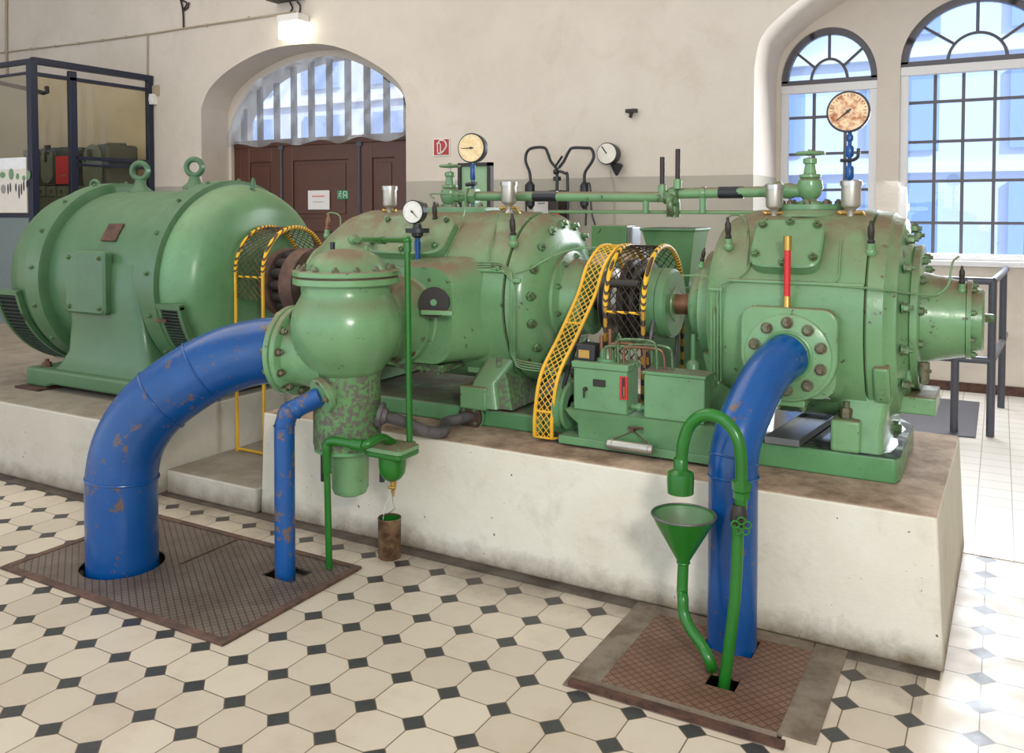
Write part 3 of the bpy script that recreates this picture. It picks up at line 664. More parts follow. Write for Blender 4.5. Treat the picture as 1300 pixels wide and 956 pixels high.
for a, b in (((-1.30, 2.66, -.005), (-.585, 2.74, .007)), ((-1.30, 3.315, -.005), (-.585, 3.39, .007)), ((-1.30, 2.74, -.005), (-1.19, 3.315, .007)), ((-.585, 2.74, -.005), (-.47, 3.39, .007))): m.box(a, b)
m.build('cement_frame', 'concreteframe', c2, .002)
m = MB(); m.box((-1.28, 2.66, .004), (-.55, 2.69, .02)); m.build('angle_iron', 'rust', c2)
# ------------------------------------------------------------ electric motor
AY, AZ = 4.14, 1.19                     # machine shaft axis
X = (1, 0, 0)
def rx(name, prof, mat, parent, n=72, **k): return MB().solid((0, AY, AZ), X, prof, n).build(name, mat, parent, **k)
mo = thing('electric_motor', (-5.1, AY, .465), 'huge green electric motor with domed end bells and lifting eyes on the left plinth', 'motor')
drum = rx('stator_drum', [(-5.66, .60), (-4.56, .60)], 'motor', mo)
def ring(x0, x1, R, name='flange_ring'): return rx(name, [(x0, R-.03), (x0+.012, R), (x1-.012, R), (x1, R-.03)], 'motor', mo)
ring(-5.775, -5.60, .665); ring(-4.60, -4.44, .665)
rx('end_bell', [(-6.16, .40), (-6.15, .50), (-6.10, .56), (-6.02, .60), (-5.90, .625), (-5.74, .63)], 'motor', mo)
rx('end_bell', [(-4.46, .635), (-4.40, .63), (-4.33, .615), (-4.27, .585), (-4.225, .54), (-4.20, .47), (-4.19, .36), (-4.185, .2)], 'green_clean_lit', mo)  # lighter green than the drum: light on this bell is painted in
rx('shaft', [(-4.19, .07), (-4.045, .07)], 'rust', mo)
def on_drum(x, th, R): return V((x, AY-R*math.cos(th), AZ+R*math.sin(th)))
for x, R in ((-5.69, .665), (-4.52, .665)):
    for k in range(-2, 7):
        th = k*PI/8+.12; p = on_drum(x, th, R); bolt(mo, p, p-V((x, AY, AZ)), .013, .012, 'boltgreen')
def louvre(x0, x1, th0, th1, R, name):
    """curved ventilation grille wrapped on the bell"""
    n = 16; m = MB()
    def P(x, th, r): return on_drum(x, th, r)
    fr_ = MB()
    for (xa, xb, ta, tb) in ((x0-.03, x0, th0, th1), (x1, x1+.03, th0, th1)):
        for i in range(n):
            t0, t1 = ta+(tb-ta)*i/n, ta+(tb-ta)*(i+1)/n
            a = fr_.verts([P(xa, t0, R-.02), P(xb, t0, R-.02), P(xb, t1, R-.02), P(xa, t1, R-.02)]); b = fr_.verts([P(xa, t0, R+.012), P(xb, t0, R+.012), P(xb, t1, R+.012), P(xa, t1, R+.012)])
            fr_.face(b); 
            for q in range(4): fr_.face([a[q], a[(q+1) % 4], b[(q+1) % 4], b[q]])
    for th in (th0, th1):
        c = P((x0+x1)/2, th, R); d = (c-V(((x0+x1)/2, AY, AZ))).normalized(); fr_.obox(c, (x1-x0+.06, .03, .035), X, d)
    f = fr_.build(name, 'motor', mo)
    bk = MB(); ring_ = [(P(x0, th0+(th1-th0)*i/n, R-.005), P(x1, th0+(th1-th0)*i/n, R-.005)) for i in range(n+1)]
    vs = [bk.verts(r) for r in ring_]
    for i in range(n): bk.face([vs[i][0], vs[i][1], vs[i+1][1], vs[i+1][0]])
    bk.build('vent_shade', 'dark', f)  # near-black sheet painted as the shade behind the slats
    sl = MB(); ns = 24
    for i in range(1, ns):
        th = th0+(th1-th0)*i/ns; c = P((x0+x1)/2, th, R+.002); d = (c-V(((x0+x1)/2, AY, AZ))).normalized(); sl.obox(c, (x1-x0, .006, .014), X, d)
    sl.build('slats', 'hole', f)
louvre(-4.42, -4.27, -.95, -.18, .645, 'vent_grille'); louvre(-6.12, -5.90, -1.25, -.16, .65, 'vent_grille')
MB().obox(on_drum(-4.4, -.3, .68), (.09, .012, .02), X).build('vent_latch', 'rust', mo, .002)
# pedestal flaring to the base
def loft(rings, name, mat, parent, bevel=0, **k):
    m = MB(); pv = None
    for r in rings:
        vs = m.verts(r)
        if pv:
            for i in range(len(vs)): m.face([pv[i], pv[(i+1) % len(vs)], vs[(i+1) % len(vs)], vs[i]])
        else: m.face(list(reversed(vs)))
        pv = vs
    m.face(pv); return m.build(name, mat, parent, bevel, **k)
def rr(cx, cy, hx, hy, z, r=.05, n=5):
    out = []
    for sx, sy, a0 in ((1, 1, 0), (-1, 1, PI/2), (-1, -1, PI), (1, -1, 1.5*PI)):
        for i in range(n+1): a = a0+PI/2*i/n; out.append((cx+sx*(hx-r)+r*math.cos(a), cy+sy*(hy-r)+r*math.sin(a), z))
    return out
def rrp(cx, cz, hx, hz, y, r=.05, n=5): return [(x, y, z) for x, z, _ in [(a, b, 0) for a, b, _ in rr(cx, cz, hx, hz, 0, r, n)]]
loft([rr(-5.02, AY, .50, .66, .575, .04), rr(-5.02, AY, .46, .62, .63, .05), rr(-5.02, AY, .405, .60, .72, .06), rr(-5.03, AY, .375, .60, .90, .07), rr(-5.03, AY, .365, .61, 1.1, .07), rr(-5.04, AY, .35, .60, 1.30, .07), rr(-5.05, AY, .33, .52, 1.40, .07)], 'pedestal', 'motor', mo, ang=50)
ba = MB(); ba.prism([(-5.71, 3.44, .48), (-5.50, 3.44, .48), (-5.42, 3.44, .505), (-4.60, 3.44, .505), (-4.52, 3.44, .48), (-4.30, 3.44, .48), (-4.30, 3.44, .60), (-5.71, 3.44, .60)], (0, 1.4, 0)); ba.build('base_frame', 'motor', mo, .015)
box('shim_plate', (-5.74, 3.38, .465), (-5.48, 3.62, .48), 'rust', mo, .002); box('shim_plate', (-4.56, 3.38, .465), (-4.3, 3.62, .48), 'rust', mo, .002)
for x in (-5.60, -4.40): bolt(mo, (x, 3.52, .60), (0, 0, 1), .03, .03, 'rust')
# terminal cover on the pedestal and name plate
tb = loft([rrp(-5.13, 1.19, .20, .205, 3.54, .03), rrp(-5.13, 1.19, .20, .205, 3.495, .03), rrp(-5.13, 1.19, .185, .19, 3.48, .03)], 'terminal_cover', 'motor', mo)
for sx in (-1, 1):
    for sz in (-1, 1): bolt(tb, (-5.13+sx*.155, 3.48, 1.19+sz*.16), (0, -1, 0), .014, .012, 'boltgreen')
th = .56; p = on_drum(-5.04, th, .605); d = p-V((-5.04, AY, AZ)); MB().obox(p, (.15, .13, .012), X, d).build('name_plate', 'rust', mo, .003, label='small rusty brass name plate')
def eye(x, R, s):
    m = MB(); m.solid((x, AY, AZ+R-.01), (0, 0, 1), [(0, .075*s), (.02, .07*s), (.05, .04*s), (.075*s+.01, .028*s)], 24)
    m.torus((x, AY, AZ+R+.075*s+.055*s), (.45, -.9, 0), .05*s, .018*s, 32, 10); m.build('lifting_eye', 'motor', mo)
eye(-5.43, .60, 1.15); eye(-4.86, .62, 1.1); 
m = MB(); m.torus((-5.95, AY, AZ+.66), (.45, -.9, 0), .03, .012); m.build('lifting_eye', 'motor', mo)
m = MB(); m.solid((-4.30, AY, AZ+.61), (0, 0, 1), [(0, .02), (.05, .015), (.07, .006)], 12); m.build('breather', 'motor', mo)

# ------------------------------------------------------------ flexible coupling between motor and compressor
cp = thing('shaft_coupling', (-3.92, AY, .9), 'rusty brown shaft coupling with rubber bushes between motor and compressor', 'coupling')
rx('coupling_disc', [(-4.04, .10), (-4.03, .22), (-3.96, .225), (-3.955, .10)], 'rustred', cp)
rx('coupling_disc', [(-3.87, .10), (-3.865, .225), (-3.76, .225), (-3.75, .10)], 'rustred', cp)
rx('hub', [(-3.96, .09), (-3.66, .09)], 'darkiron', cp)
for k in range(16):
    a = 2*PI*k/16; c = V((0, AY-.185*math.cos(a), AZ+.185*math.sin(a))); MB().solid((-3.955, c.y, c.z), X, [(0, .03), (.02, .034), (.07, .034), (.088, .03)], 16).build('rubber_bush', 'darkiron', cp)

# ------------------------------------------------------------ yellow hoop guards
def hoop_guard(name, x0, x1, W, cz, zleg, cover, label, wire, hoopmat, legmat, cells):
    g = thing(name, ((x0+x1)/2, AY, zleg), label, 'guard')
    def arcpt(u, x): a = PI*(1-u) if False else PI*u; return V((x, AY-W*math.cos(a), cz+W*math.sin(a)))
    for x in (x0, x1):
        pts = [arcpt(i/28, x) for i in range(29)]
        MB().tube(pts, .013, 10, smooth=False).build('hoop', hoopmat, g)
        for s, nm in ((-1, 'front'), (1, 'back')):
            MB().tube([(x, AY+s*W, cz), (x, AY+s*W, zleg)], .011, 8, smooth=False).build('leg', legmat, g)
    L = cover; tot = PI*W+L
    def f(u, v):
        s = u*tot; x = x0+(x1-x0)*v
        if s < L/1.0: return V((x, AY-W, cz-L+s))
        a = (s-L)/W; return V((x, AY-W*math.cos(a), cz+W*math.sin(a)))
    chainlink(f, cells[0], cells[1], .0028).build('wire_netting', wire, g)
    m = MB(); m.tube([(x0, AY-W, cz-.02), (x1, AY-W, cz-.02)], .007, 6, smooth=False); m.build('cross_bar', hoopmat, g)
    return g
g1 = hoop_guard('coupling_guard', -4.165, -3.93, .285, 1.262, .14, .16, 'yellow hooped wire netting guard over the rusty coupling beside the motor', 'mesh', 'hoop', 'yellow', (24, 5))
MB().tube([(-4.165, AY-.285, .155), (-3.93, AY-.285, .155)], .009, 6, smooth=False).build('foot_bar', 'yellow', g1)

# ------------------------------------------------------------ compressors
def lubricator(parent, p, s=1.0, lever=True):
    p = V(p); b = MB(); b.solid(p, (0, 0, 1), [(0, .018*s), (.02*s, .022*s), (.03*s, .015*s), (.052*s, .016*s), (.062*s, .022*s), (.07*s, .034*s), (.078*s, .037*s), (.155*s, .037*s)], 24)
    o = b.build('lubricator', 'alu', parent)
    MB().solid(p+V((0, 0, .152*s)), (0, 0, 1), [(0, .042*s), (.018*s, .042*s), (.022*s, .036*s)], 24).build('lid', 'steel', o)
    m = MB(); m.cyl(p+V((-.04*s, 0, .045*s)), p+V((.04*s, 0, .045*s)), .008*s, n=8); m.sphere(p+V((-.04*s, 0, .045*s)), .011*s, n=8)
    if lever: m.tube([p+V((.04*s, 0, .05*s)), p+V((.06*s, 0, .02*s)), p+V((.065*s, 0, -.01*s))], .006*s, 6)
    m.build('tap', 'brass', o); return o
def fitting(parent, p, lean=(0, 0, 1), s=1.0, tip='darkiron', elbow=(0, -.0, 0)):
    """lubrication fitting: green elbow and dark ribbed nipple"""
    s *= .82; p = V(p); d, u, w = frame(lean)
    e = MB(); e.sphere(p, .026*s, n=14); e.cyl(p, p+d*.045*s, .020*s, n=12); o = e.build('oil_fitting', 'green', parent)
    m = MB(); m.solid(p+d*.04*s, d, [(0, .015*s), (.012, .019*s), (.02, .013*s), (.05*s, .017*s), (.085*s, .016*s), (.095*s, .01*s), (.12*s, .006*s)], 10); m.build('nipple', tip, o); return o
def gauge(parent, c, R, nrm, face, depth=.04, needle=0.7, rim='black'):
    c = V(c); n = V(nrm).normalized(); _, u, w = frame(n)
    g = MB().solid(c-n*depth, n, [(0, R*.86), (.008, R*.98), (depth*.9, R), (depth+.006, R*1.03), (depth+.01, R)], 40).build('pressure_gauge', rim, parent)
    MB().solid(c+n*.008, n, [(0, R*.93), (.004, R*.93)], 40).build('dial', face, g)
    up = V((0, 0, 1)); side = n.cross(up).normalized()
    m = MB(); dd_ = up*math.cos(needle)+side*math.sin(needle)
    m.tube([c+n*.016-dd_*R*.18, c+n*.016+dd_*R*.7], [.004*R/.08, .0016*R/.08], 6, smooth=False); m.cyl(c+n*.011, c+n*.02, R*.08, n=12); m.build('needle', 'black', g)
    m = MB()
    for k in range(25):
        a = -2.3+4.6*k/24; q = up*math.cos(a)+side*math.sin(a); r0 = .78 if k % 4 else .70
        m.tube([c+n*.0125+q*R*r0, c+n*.0125+q*R*.86], .0011*R/.08, 4, smooth=False)
    m.build('scale_marks', 'printgrey' if face != 'dialrust' else 'rust', g); return g
def handwheel(parent, c, R, mat='green', spokes=4):
    m = MB(); c = V(c); m.torus(c, (0, 0, 1), R, R*.14, 32, 8)
    for k in range(spokes): a = PI*2*k/spokes+.4; m.tube([c, c+V((math.cos(a)*R, math.sin(a)*R, 0))], R*.1, 6, smooth=False)
    m.cyl(c+V((0, 0, -.012)), c+V((0, 0, .018)), R*.2, n=12); return m.build('handwheel', mat, parent)

cr = thing('compressor', (-.75, AY, .656), 'green compressor at the right end with red sight tube and conical nose', 'compressor', 'green compressors')
SR = .465
cas = rx('casing', [(-1.13, .30), (-1.125, .40), (-1.09, .43), (-1.05, .447), (-.99, SR), (-.47, SR)], 'green', cr, 96)
rx('casing_section', [(-.466, SR-.012), (-.458, SR-.004), (-.40, SR-.012), (-.385, SR-.03), (-.355, SR-.04), (-.35, SR-.05)], 'green', cr, 96)
rx('joint_ring', [(-.475, SR-.02), (-.46, SR-.02)], 'rust', cr, 72)
rx('end_cover', [(-.352, .40), (-.34, .365), (-.325, .335), (-.315, .30)], 'green', cr, 72)
rx('bearing_flange', [(-.318, .305), (-.314, .314), (-.288, .314), (-.284, .306)], 'green', cr, 72)
rx('bearing_housing', [(-.29, .198), (-.22, .182), (-.15, .166), (-.118, .160)], 'green', cr)
rx('housing_flange', [(-.116, .168), (-.098, .168)], 'green', cr)
rx('nose_cap', [(-.098, .135), (-.06, .132), (-.052, .12)], 'green', cr)
MB().hexa((-.05, AY, AZ+.01), X, .02, .035).build('centre_nut', 'boltgreen', cr)
bolt_ring(cr, (-.098, AY, AZ), X, .148, 8, .3, r=.011, h=.014, mat='boltgreen')
bolt_ring(cr, (-.284, AY, AZ), X, .262, 12, .2, r=.016, h=.018, mat='boltgreen')
for k in range(14):
    a = -1.15+k*2*PI/14; c = V((-.335, AY-.385*math.cos(a), AZ+.385*math.sin(a))); bolt(cr, c, X, .019, .024, 'boltgreen')
rx('bearing_flange', [(-1.215, .255), (-1.21, .268), (-1.165, .268), (-1.16, .255)], 'green', cr)
rx('bearing_flange', [(-1.16, .30), (-1.155, .31), (-1.132, .31)], 'green', cr)
bolt_ring(cr, (-1.205, AY, AZ), (-1, 0, 0), .235, 12, .1, r=.012, h=.014, mat='boltgreen')
rx('bearing_cap', [(-1.30, .08), (-1.295, .135), (-1.275, .14), (-1.27, .18), (-1.235, .195), (-1.23, .16), (-1.20, .17)], 'green', cr)
rx('shaft', [(-1.52, .052), (-1.32, .052)], 'copper', cr, label='bare brownish shaft end')
for xx in (-1.148, -1.07): pass
for k, x in enumerate((-1.147,)):
    for j in range(-3, 4): p = on_drum(x, j*.36+.05, .285); bolt(cr, p, p-V((x, AY, AZ)), .012, .014, 'boltgreen')
# split ridge and domed upper half cover
th0 = .36; p = on_drum(-.8, th0, SR)
MB().box((-1.02, p.y-.012, p.z-.008), (-.47, p.y+.05, p.z+.006)).build('split_flange', 'green', cr, .004)
def patch_on(x0, x1, t0, t1, R, h, name, mat, parent, r=.35, bolts=()):
    """rounded plate lying on the curved casing"""
    n = 48; out = []; hx, ht = (x1-x0)/2, (t1-t0)/2; cx, ct = (x0+x1)/2, (t0+t1)/2
    for i in range(n):
        a = 2*PI*i/n; c, s_ = math.cos(a), math.sin(a); e = 2/5.0
        out.append((cx+hx*math.copysign(abs(c)**e, c), ct+ht*math.copysign(abs(s_)**e, s_)))
    mid = on_drum(0, ct, 1)-V((0, AY, AZ)); m = MB()
    def pt(x, t, hh): 
        b = on_drum(x, t, R); base = on_drum(x, ct, R); tang = V((0, mid.z, -mid.y)) 
        s_ = (b-base).dot(tang); return base+tang*s_+mid*hh
    a = m.verts([on_drum(x, t, R-.02) for x, t in out]); b = m.verts([pt(x, t, h-.006) for x, t in out]); c = m.verts([pt(cx+(x-cx)*.95, ct+(t-ct)*.95, h) for x, t in out])
    for q, w_ in ((a, b), (b, c)):
        for i in range(n): m.face([q[i], q[(i+1) % n], w_[(i+1) % n], w_[i]])
    m.face(c); o = m.build(name, mat, parent, ang=30)
    for bx, bt in bolts: bolt(o, pt(cx+hx*bx, ct+ht*bt, h), mid, .016, .016, 'boltgreen')
    return o
BO = ((-.78, .72), (0, .86), (.78, .72), (-.84, -.5), (.8, -.6), (0, -.84))
patch_on(-.93, -.64, .42, .98, SR, .045, 'inspection_cover', 'green_clean_lit', cr, bolts=BO)
# suction branch with rounded square flange on the front
def branch(parent, cx, cz, y1, y2, hx, hz, mat='green'):
    return loft([rrp(cx, cz, hx+.05, hz+.05, y2, .09), rrp(cx, cz, hx+.02, hz+.02, y2-.08, .08), rrp(cx, cz, hx-.006, hz-.006, y1+.05, .07)], 'inlet_branch', mat, parent, ang=45)
branch(cr, -.745, 1.065, 3.60, 3.86, .185, .185)
def dshape(cx, cz, h, y, r=.06):
    pts = [(cx-h+r-r*math.cos(t), y, cz+h-r+r*math.sin(t)) for t in [PI/2*i/5 for i in range(6)]]+[(cx+h-r+r*math.sin(t), y, cz+h-r+r*math.cos(t)) for t in [PI/2*i/5 for i in range(6)]]
    pts += [(cx+h*math.cos(t), y, cz-h*math.sin(t)) for t in [PI*i/24 for i in range(0, 25)]]
    return pts
ifl = MB().prism(dshape(-.745, 1.065, .192, 3.60), (0, .055, 0)).build('inlet_flange', 'green', cr, .008, ang=50)
MB().solid((-.745, 3.602, 1.06), (0, -1, 0), [(0, .172), (.010, .172), (.014, .166)], 48).build('inlet_ring', 'green', ifl)
bolt_ring(ifl, (-.745, 3.588, 1.06), (0, -1, 0), .138, 10, .31, r=.02, h=.018, mat='bolt')
box('drain_flange', (-.80, 3.62, .85), (-.68, 3.78, .88), 'green', cr, .006)
for x in (-.79, -.69): bolt(cr, (x, 3.64, .85), (0, 0, -1), .014, .012, 'boltgreen')
# red sight tube
rt_ = thing('x', (0, 0, 0), None, None); bpy.data.objects.remove(rt_)
tp = at(1000, 392, 3.63); st = MB(); st.cyl((-.757, 3.635, 1.235), (-.757, 3.635, 1.54), .0135, n=16); st = st.build('sight_tube', 'red', cr, label='bright red upright tube with brass ends')
m = MB(); m.solid((-.757, 3.635, 1.225), (0, 0, 1), [(0, .024), (.012, .024), (.018, .017), (.075, .015), (.08, .012)], 12); m.build('brass_socket', 'brass', st)
m = MB(); m.cyl((-.757, 3.635, 1.49), (-.757, 3.635, 1.548), .017, n=12); m.build('brass_cap', 'brass', st)
# pedestal and feet of the right compressor
loft([rr(-.495, AY, .095, .36, .656, .03), rr(-.49, AY, .085, .35, .74, .03), rr(-.48, AY, .095, .34, .84, .04), rr(-.47, AY, .125, .31, .95, .04)], 'support_leg', 'green', cr, ang=50)
box('foot', (-.60, 3.745, .656), (-.485, 3.95, .79), 'green', cr, .012); bolt(cr, (-.545, 3.80, .79), (0, 0, 1), .026, .04)
box('foot', (-.60, 4.36, .656), (-.485, 4.55, .79), 'green', cr, .012)
loft([rr(-1.06, AY, .09, .30, .656, .03), rr(-1.06, AY, .08, .29, .80, .03), rr(-1.06, AY, .12, .3, 1.0, .04)], 'support_leg', 'green', cr, ang=50)
loft([rr(-1.14, 3.86, .06, .05, .656, .02), rr(-1.14, 3.86, .05, .045, .70, .02)], 'foot', 'green', cr)
box('side_bracket', (-.37, 3.95, .80), (-.22, 4.25, .875), 'green', cr, .008)
m = MB(); m.prism([on_drum(-.435, t, SR+.014) for t in (-.36, -.5, -.62, -.74)]+[on_drum(-.435, t, SR-.05) for t in (-.74, -.62, -.5, -.36)], (.06, 0, 0)); m.build('casing_lug', 'green', cr, .01)
# top flange and valve of the right compressor
rx_ = -.765
tf = MB().solid((rx_, AY, AZ+SR-.03), (0, 0, 1), [(0, .18), (.028, .165), (.034, .155)], 48).build('top_flange', 'green', cr)
MB().solid((rx_, AY, AZ+SR+.003), (0, 0, 1), [(0, .16), (.022, .16)], 48).build('gasket_flange', 'green_clean_lit', tf)
bolt_ring(tf, (rx_, AY, AZ+SR+.025), (0, 0, 1), .13, 10, .2, r=.015, h=.014, mat='bolt')
lubricator(cr, at(983, 275, 4.0)+V((0, 0, -.03)), 1.02); lubricator(cr, at(1080, 276, 4.0)+V((0, 0, -.03)), 1.1)
def surf(x, y, R=SR):
    """point where the ray through a measured spot meets the casing"""
    d = _ray(x, y); o = V((0, 0, H)); a = d.y**2+d.z**2; b = 2*(d.y*(o.y-AY)+d.z*(o.z-AZ)); c = (o.y-AY)**2+(o.z-AZ)**2-R*R
    q = b*b-4*a*c; t = (-b-math.sqrt(q))/(2*a) if q > 0 else -b/(2*a); return o+d*t
fitting(cr, surf(925, 313), (0, -.15, 1)); fitting(cr, surf(1106, 320), (0, -.15, 1)); fitting(cr, (-.135, AY-.10, AZ+.13), (0, -.1, 1), .8); fitting(cr, surf(890, 338, .27), (.25, -.2, 1), .7)
def lines(parent, name, paths, r=.0042, mat='green'):
    for p in paths: MB().tube(p, r, 6, seg=5).build(name, mat, parent)
def sp(x, y, R=SR+.006): return surf(x, y, R)
R1 = SR+.008
lines(cr, 'oil_line', [[sp(1100, 366), sp(1050, 362), sp(1000, 360), sp(960, 358), sp(935, 356), sp(918, 360), sp(911, 372, .46), V((sp(911, 400, .46))), sp(911, 440, .46), sp(911, 485, .46)],
    [sp(948, 344), sp(950, 300), sp(944, 277), at(930, 273, 3.9), at(922, 278, 3.85)],
    [sp(938, 352), sp(950, 340), sp(960, 310), sp(973, 276)]])
lines(cr, 'oil_line', [[at(1098, 365, 3.66), at(1130, 369, 3.70), at(1160, 373, 3.84), at(1188, 374, 3.93), at(1203, 363, 3.93), at(1207, 345, 3.95), at(1210, 332, 3.97), at(1217, 326, 4.02)], [at(1196, 368, 3.95), at(1180, 380, 3.95)]])
lines(cr, 'oil_line', [[sp(915, 362), sp(915, 400, .46), sp(915, 445, .46), sp(915, 482, .46), at(912, 486, 3.7)], [at(866, 350, 3.87), at(895, 350, 3.84), at(905, 358, 3.82), at(907, 372, 3.80), sp(907, 400, .46), sp(907, 440, .46), sp(907, 482, .46)], [sp(903, 372, .46), sp(903, 430, .46), sp(903, 480, .46)], [sp(1068, 304), sp(1066, 330), sp(1064, 352), sp(1058, 359)]])
MB().obox(sp(909, 367, .465), (.06, .012, .012)).build('line_clip', 'green', cr, .002)
# small oil bottle on the left side of the right compressor
m = MB(); p = at(880, 470, 3.95); m.solid(p+V((0, 0, -.03)), (0, 0, 1), [(0, .035), (.06, .035), (.07, .028), (.08, .012), (.2, .012)], 20); m.build('oil_pot', 'green_clean_lit', cr)
# drain elbow under the end cover
m = MB(); m.tube([at(1150, 470, 3.9), at(1152, 482, 3.9), at(1146, 492, 3.9), at(1138, 496, 3.92)], .016, 8); m.build('drain_elbow', 'green', cr); m = MB(); m.hexa(at(1173, 478, 3.9), (0, 0, -1), .018, .03); m.cyl(at(1173, 460, 3.9), at(1173, 478, 3.9), .022, n=12); m.build('drain_plug', 'bolt', cr)
# big rust stained gauge
gx = at(1077, 142, 4.1); g = gauge(cr, gx, .090, (.0, -1, .03), 'dialrust', needle=2.25)
base_ = at(1077, 276, 4.1); m = MB(); m.tube([V((gx.x+.006, 4.11, gx.z-.09)), V((gx.x+.006, 4.11, base_.z-.03))], .009, 10, smooth=False)
for dz, r_, h_ in ((.10, .015, .03), (.15, .018, .05), (.24, .019, .06), (.31, .016, .06)): m.solid((gx.x+.006, 4.11, gx.z-dz-h_), (0, 0, 1), [(0, r_*.8), (.008, r_), (h_-.008, r_), (h_, r_*.8)], 12)
m.build('gauge_stem', 'blue', g); m = MB(); m.tube([(gx.x-.03, 4.1, gx.z-.215), (gx.x+.02, 4.09, gx.z-.215), (gx.x+.045, 4.08, gx.z-.20), (gx.x+.047, 4.08, gx.z-.165)], .008, 8); m.build('gauge_cock', 'black', g)

# ------------------------------------------------------------ left compressor
cl = thing('compressor', (-2.7, AY, .656), 'green compressor in the middle joined to the round valve vessel', 'compressor', 'green compressors')
rx('casing', [(-3.62, .17), (-3.60, .28), (-3.56, .31), (-3.46, .38), (-3.36, .44), (-3.27, SR), (-2.30, SR), (-2.285, SR-.006), (-2.14, SR-.01)], 'green', cl, 96)
rx('joint_ring', [(-2.145, SR-.03), (-2.125, SR-.022)], 'rust', cl, 72)
rx('end_cover', [(-2.126, SR-.015), (-2.08, SR-.02), (-2.045, .425), (-2.015, .39), (-1.995, .34), (-1.985, .30), (-1.98, .255)], 'green', cl, 72)
rx('inner_cover', [(-1.99, .255), (-1.965, .25), (-1.96, .235), (-1.945, .21), (-1.90, .195), (-1.84, .185), (-1.835, .16)], 'green', cl)
rx('bearing_cap', [(-3.73, .10), (-3.725, .15), (-3.69, .155), (-3.68, .19), (-3.65, .195), (-3.645, .26), (-3.61, .265)], 'green', cl)
rx('shaft', [(-3.80, .05), (-3.6, .05)], 'darkiron', cl); rx('shaft', [(-1.85, .055), (-1.75, .055)], 'darkiron', cl)
for k in range(18):
    a = 2*PI*k/18+.1; c = V((-2.03, AY-.385*math.cos(a), AZ+.385*math.sin(a))); bolt(cl, c+V((-.002, 0, 0)), (1, -.35*math.cos(a), .35*math.sin(a)), .025, .03, 'boltgreen')
for k in range(10):
    a = 2*PI*k/10+.35; c = V((-1.965, AY-.222*math.cos(a), AZ+.222*math.sin(a))); bolt(cl, c, X, .016, .018, 'boltgreen')
patch_on(-3.0, -2.50, .44, 1.02, SR, .045, 'inspection_cover', 'green', cl, bolts=BO)
p = on_drum(-.8, .36, SR); MB().box((-2.95, p.y-.012, p.z-.008), (-2.13, p.y+.05, p.z+.006)).build('split_flange', 'green', cl, .004)
# suction branch to the valve vessel
m = MB(); m.solid((-2.65, 3.47, 1.10), (0, 1, 0), [(0, .222), (.045, .222), (.05, .19), (.12, .20), (.25, .25), (.4, .31)], 56); nz = m.build('inlet_branch', 'green', cl)
for k in range(12):
    a = 2*PI*k/12+.15; bolt(nz, (-2.65+.188*math.cos(a), 3.47, 1.10+.188*math.sin(a)), (0, -1, 0), .021, .02, 'bolt')
loft([rrp(-2.53, 1.13, .20, .24, 3.53, .12), rrp(-2.50, 1.15, .24, .26, 3.68, .13), rrp(-2.46, 1.16, .28, .27, 3.85, .13)], 'branch_housing', 'green', cl, ang=60)
# dark inspection disc with a sight hole and green strap
dc = at(551, 384, 3.43); dn = V((.35, -1, .1)).normalized()
m = MB(); m.solid(dc, dn, [(-.1, .055), (0, .075), (.008, .075)], 40); dk_ = m.build('inspection_disc', 'darkiron', cl, label='dark brown disc with small sight hole')
MB().solid(dc+dn*.008, dn, [(0, .016), (.003, .016)], 20).build('sight_hole', 'green_clean_lit', dk_)
s_ = at(555, 397, 3.40); MB().obox(s_, (.16, .02, .022), (1, .25, 0)).build('strap', 'green', dk_, .003)
# feet
loft([rr(-2.27, AY, .10, .44, .656, .03), rr(-2.27, AY, .07, .42, .78, .03), rr(-2.22, AY, .09, .36, .88, .04), rr(-2.2, AY, .14, .30, 1.0, .04)], 'support_leg', 'green', cl, ang=50)
box('foot', (-2.40, 3.70, .64), (-2.24, 3.95, .76), 'green', cl, .012); bolt(cl, (-2.335, 3.78, .76), (0, 0, 1), .026, .03)
m = MB(); m.prism([(-2.24, 3.72, .656), (-2.10, 3.72, .656), (-2.15, 3.76, .80), (-2.22, 3.78, .93)], (0, .6, 0)); m.build('rib', 'peel', cl, .006)
loft([rr(-3.25, AY, .09, .44, .656, .03), rr(-3.25, AY, .08, .4, .8, .03), rr(-3.25, AY, .1, .3, 1.0, .04)], 'support_leg', 'green', cl, ang=50)
box('drain_flange', (-2.75, 3.62, .83), (-2.45, 3.95, .87), 'peel', cl, .006)
for x in (-2.7, -2.6, -2.5): bolt(cl, (x, 3.66, .83), (0, 0, -1), .014, .014, 'boltgreen')
loft([rr(-2.38, 3.95, .08, .10, .80, .03), rr(-2.38, 3.95, .08, .10, .86, .03)], 'drain_block', 'green', cl)
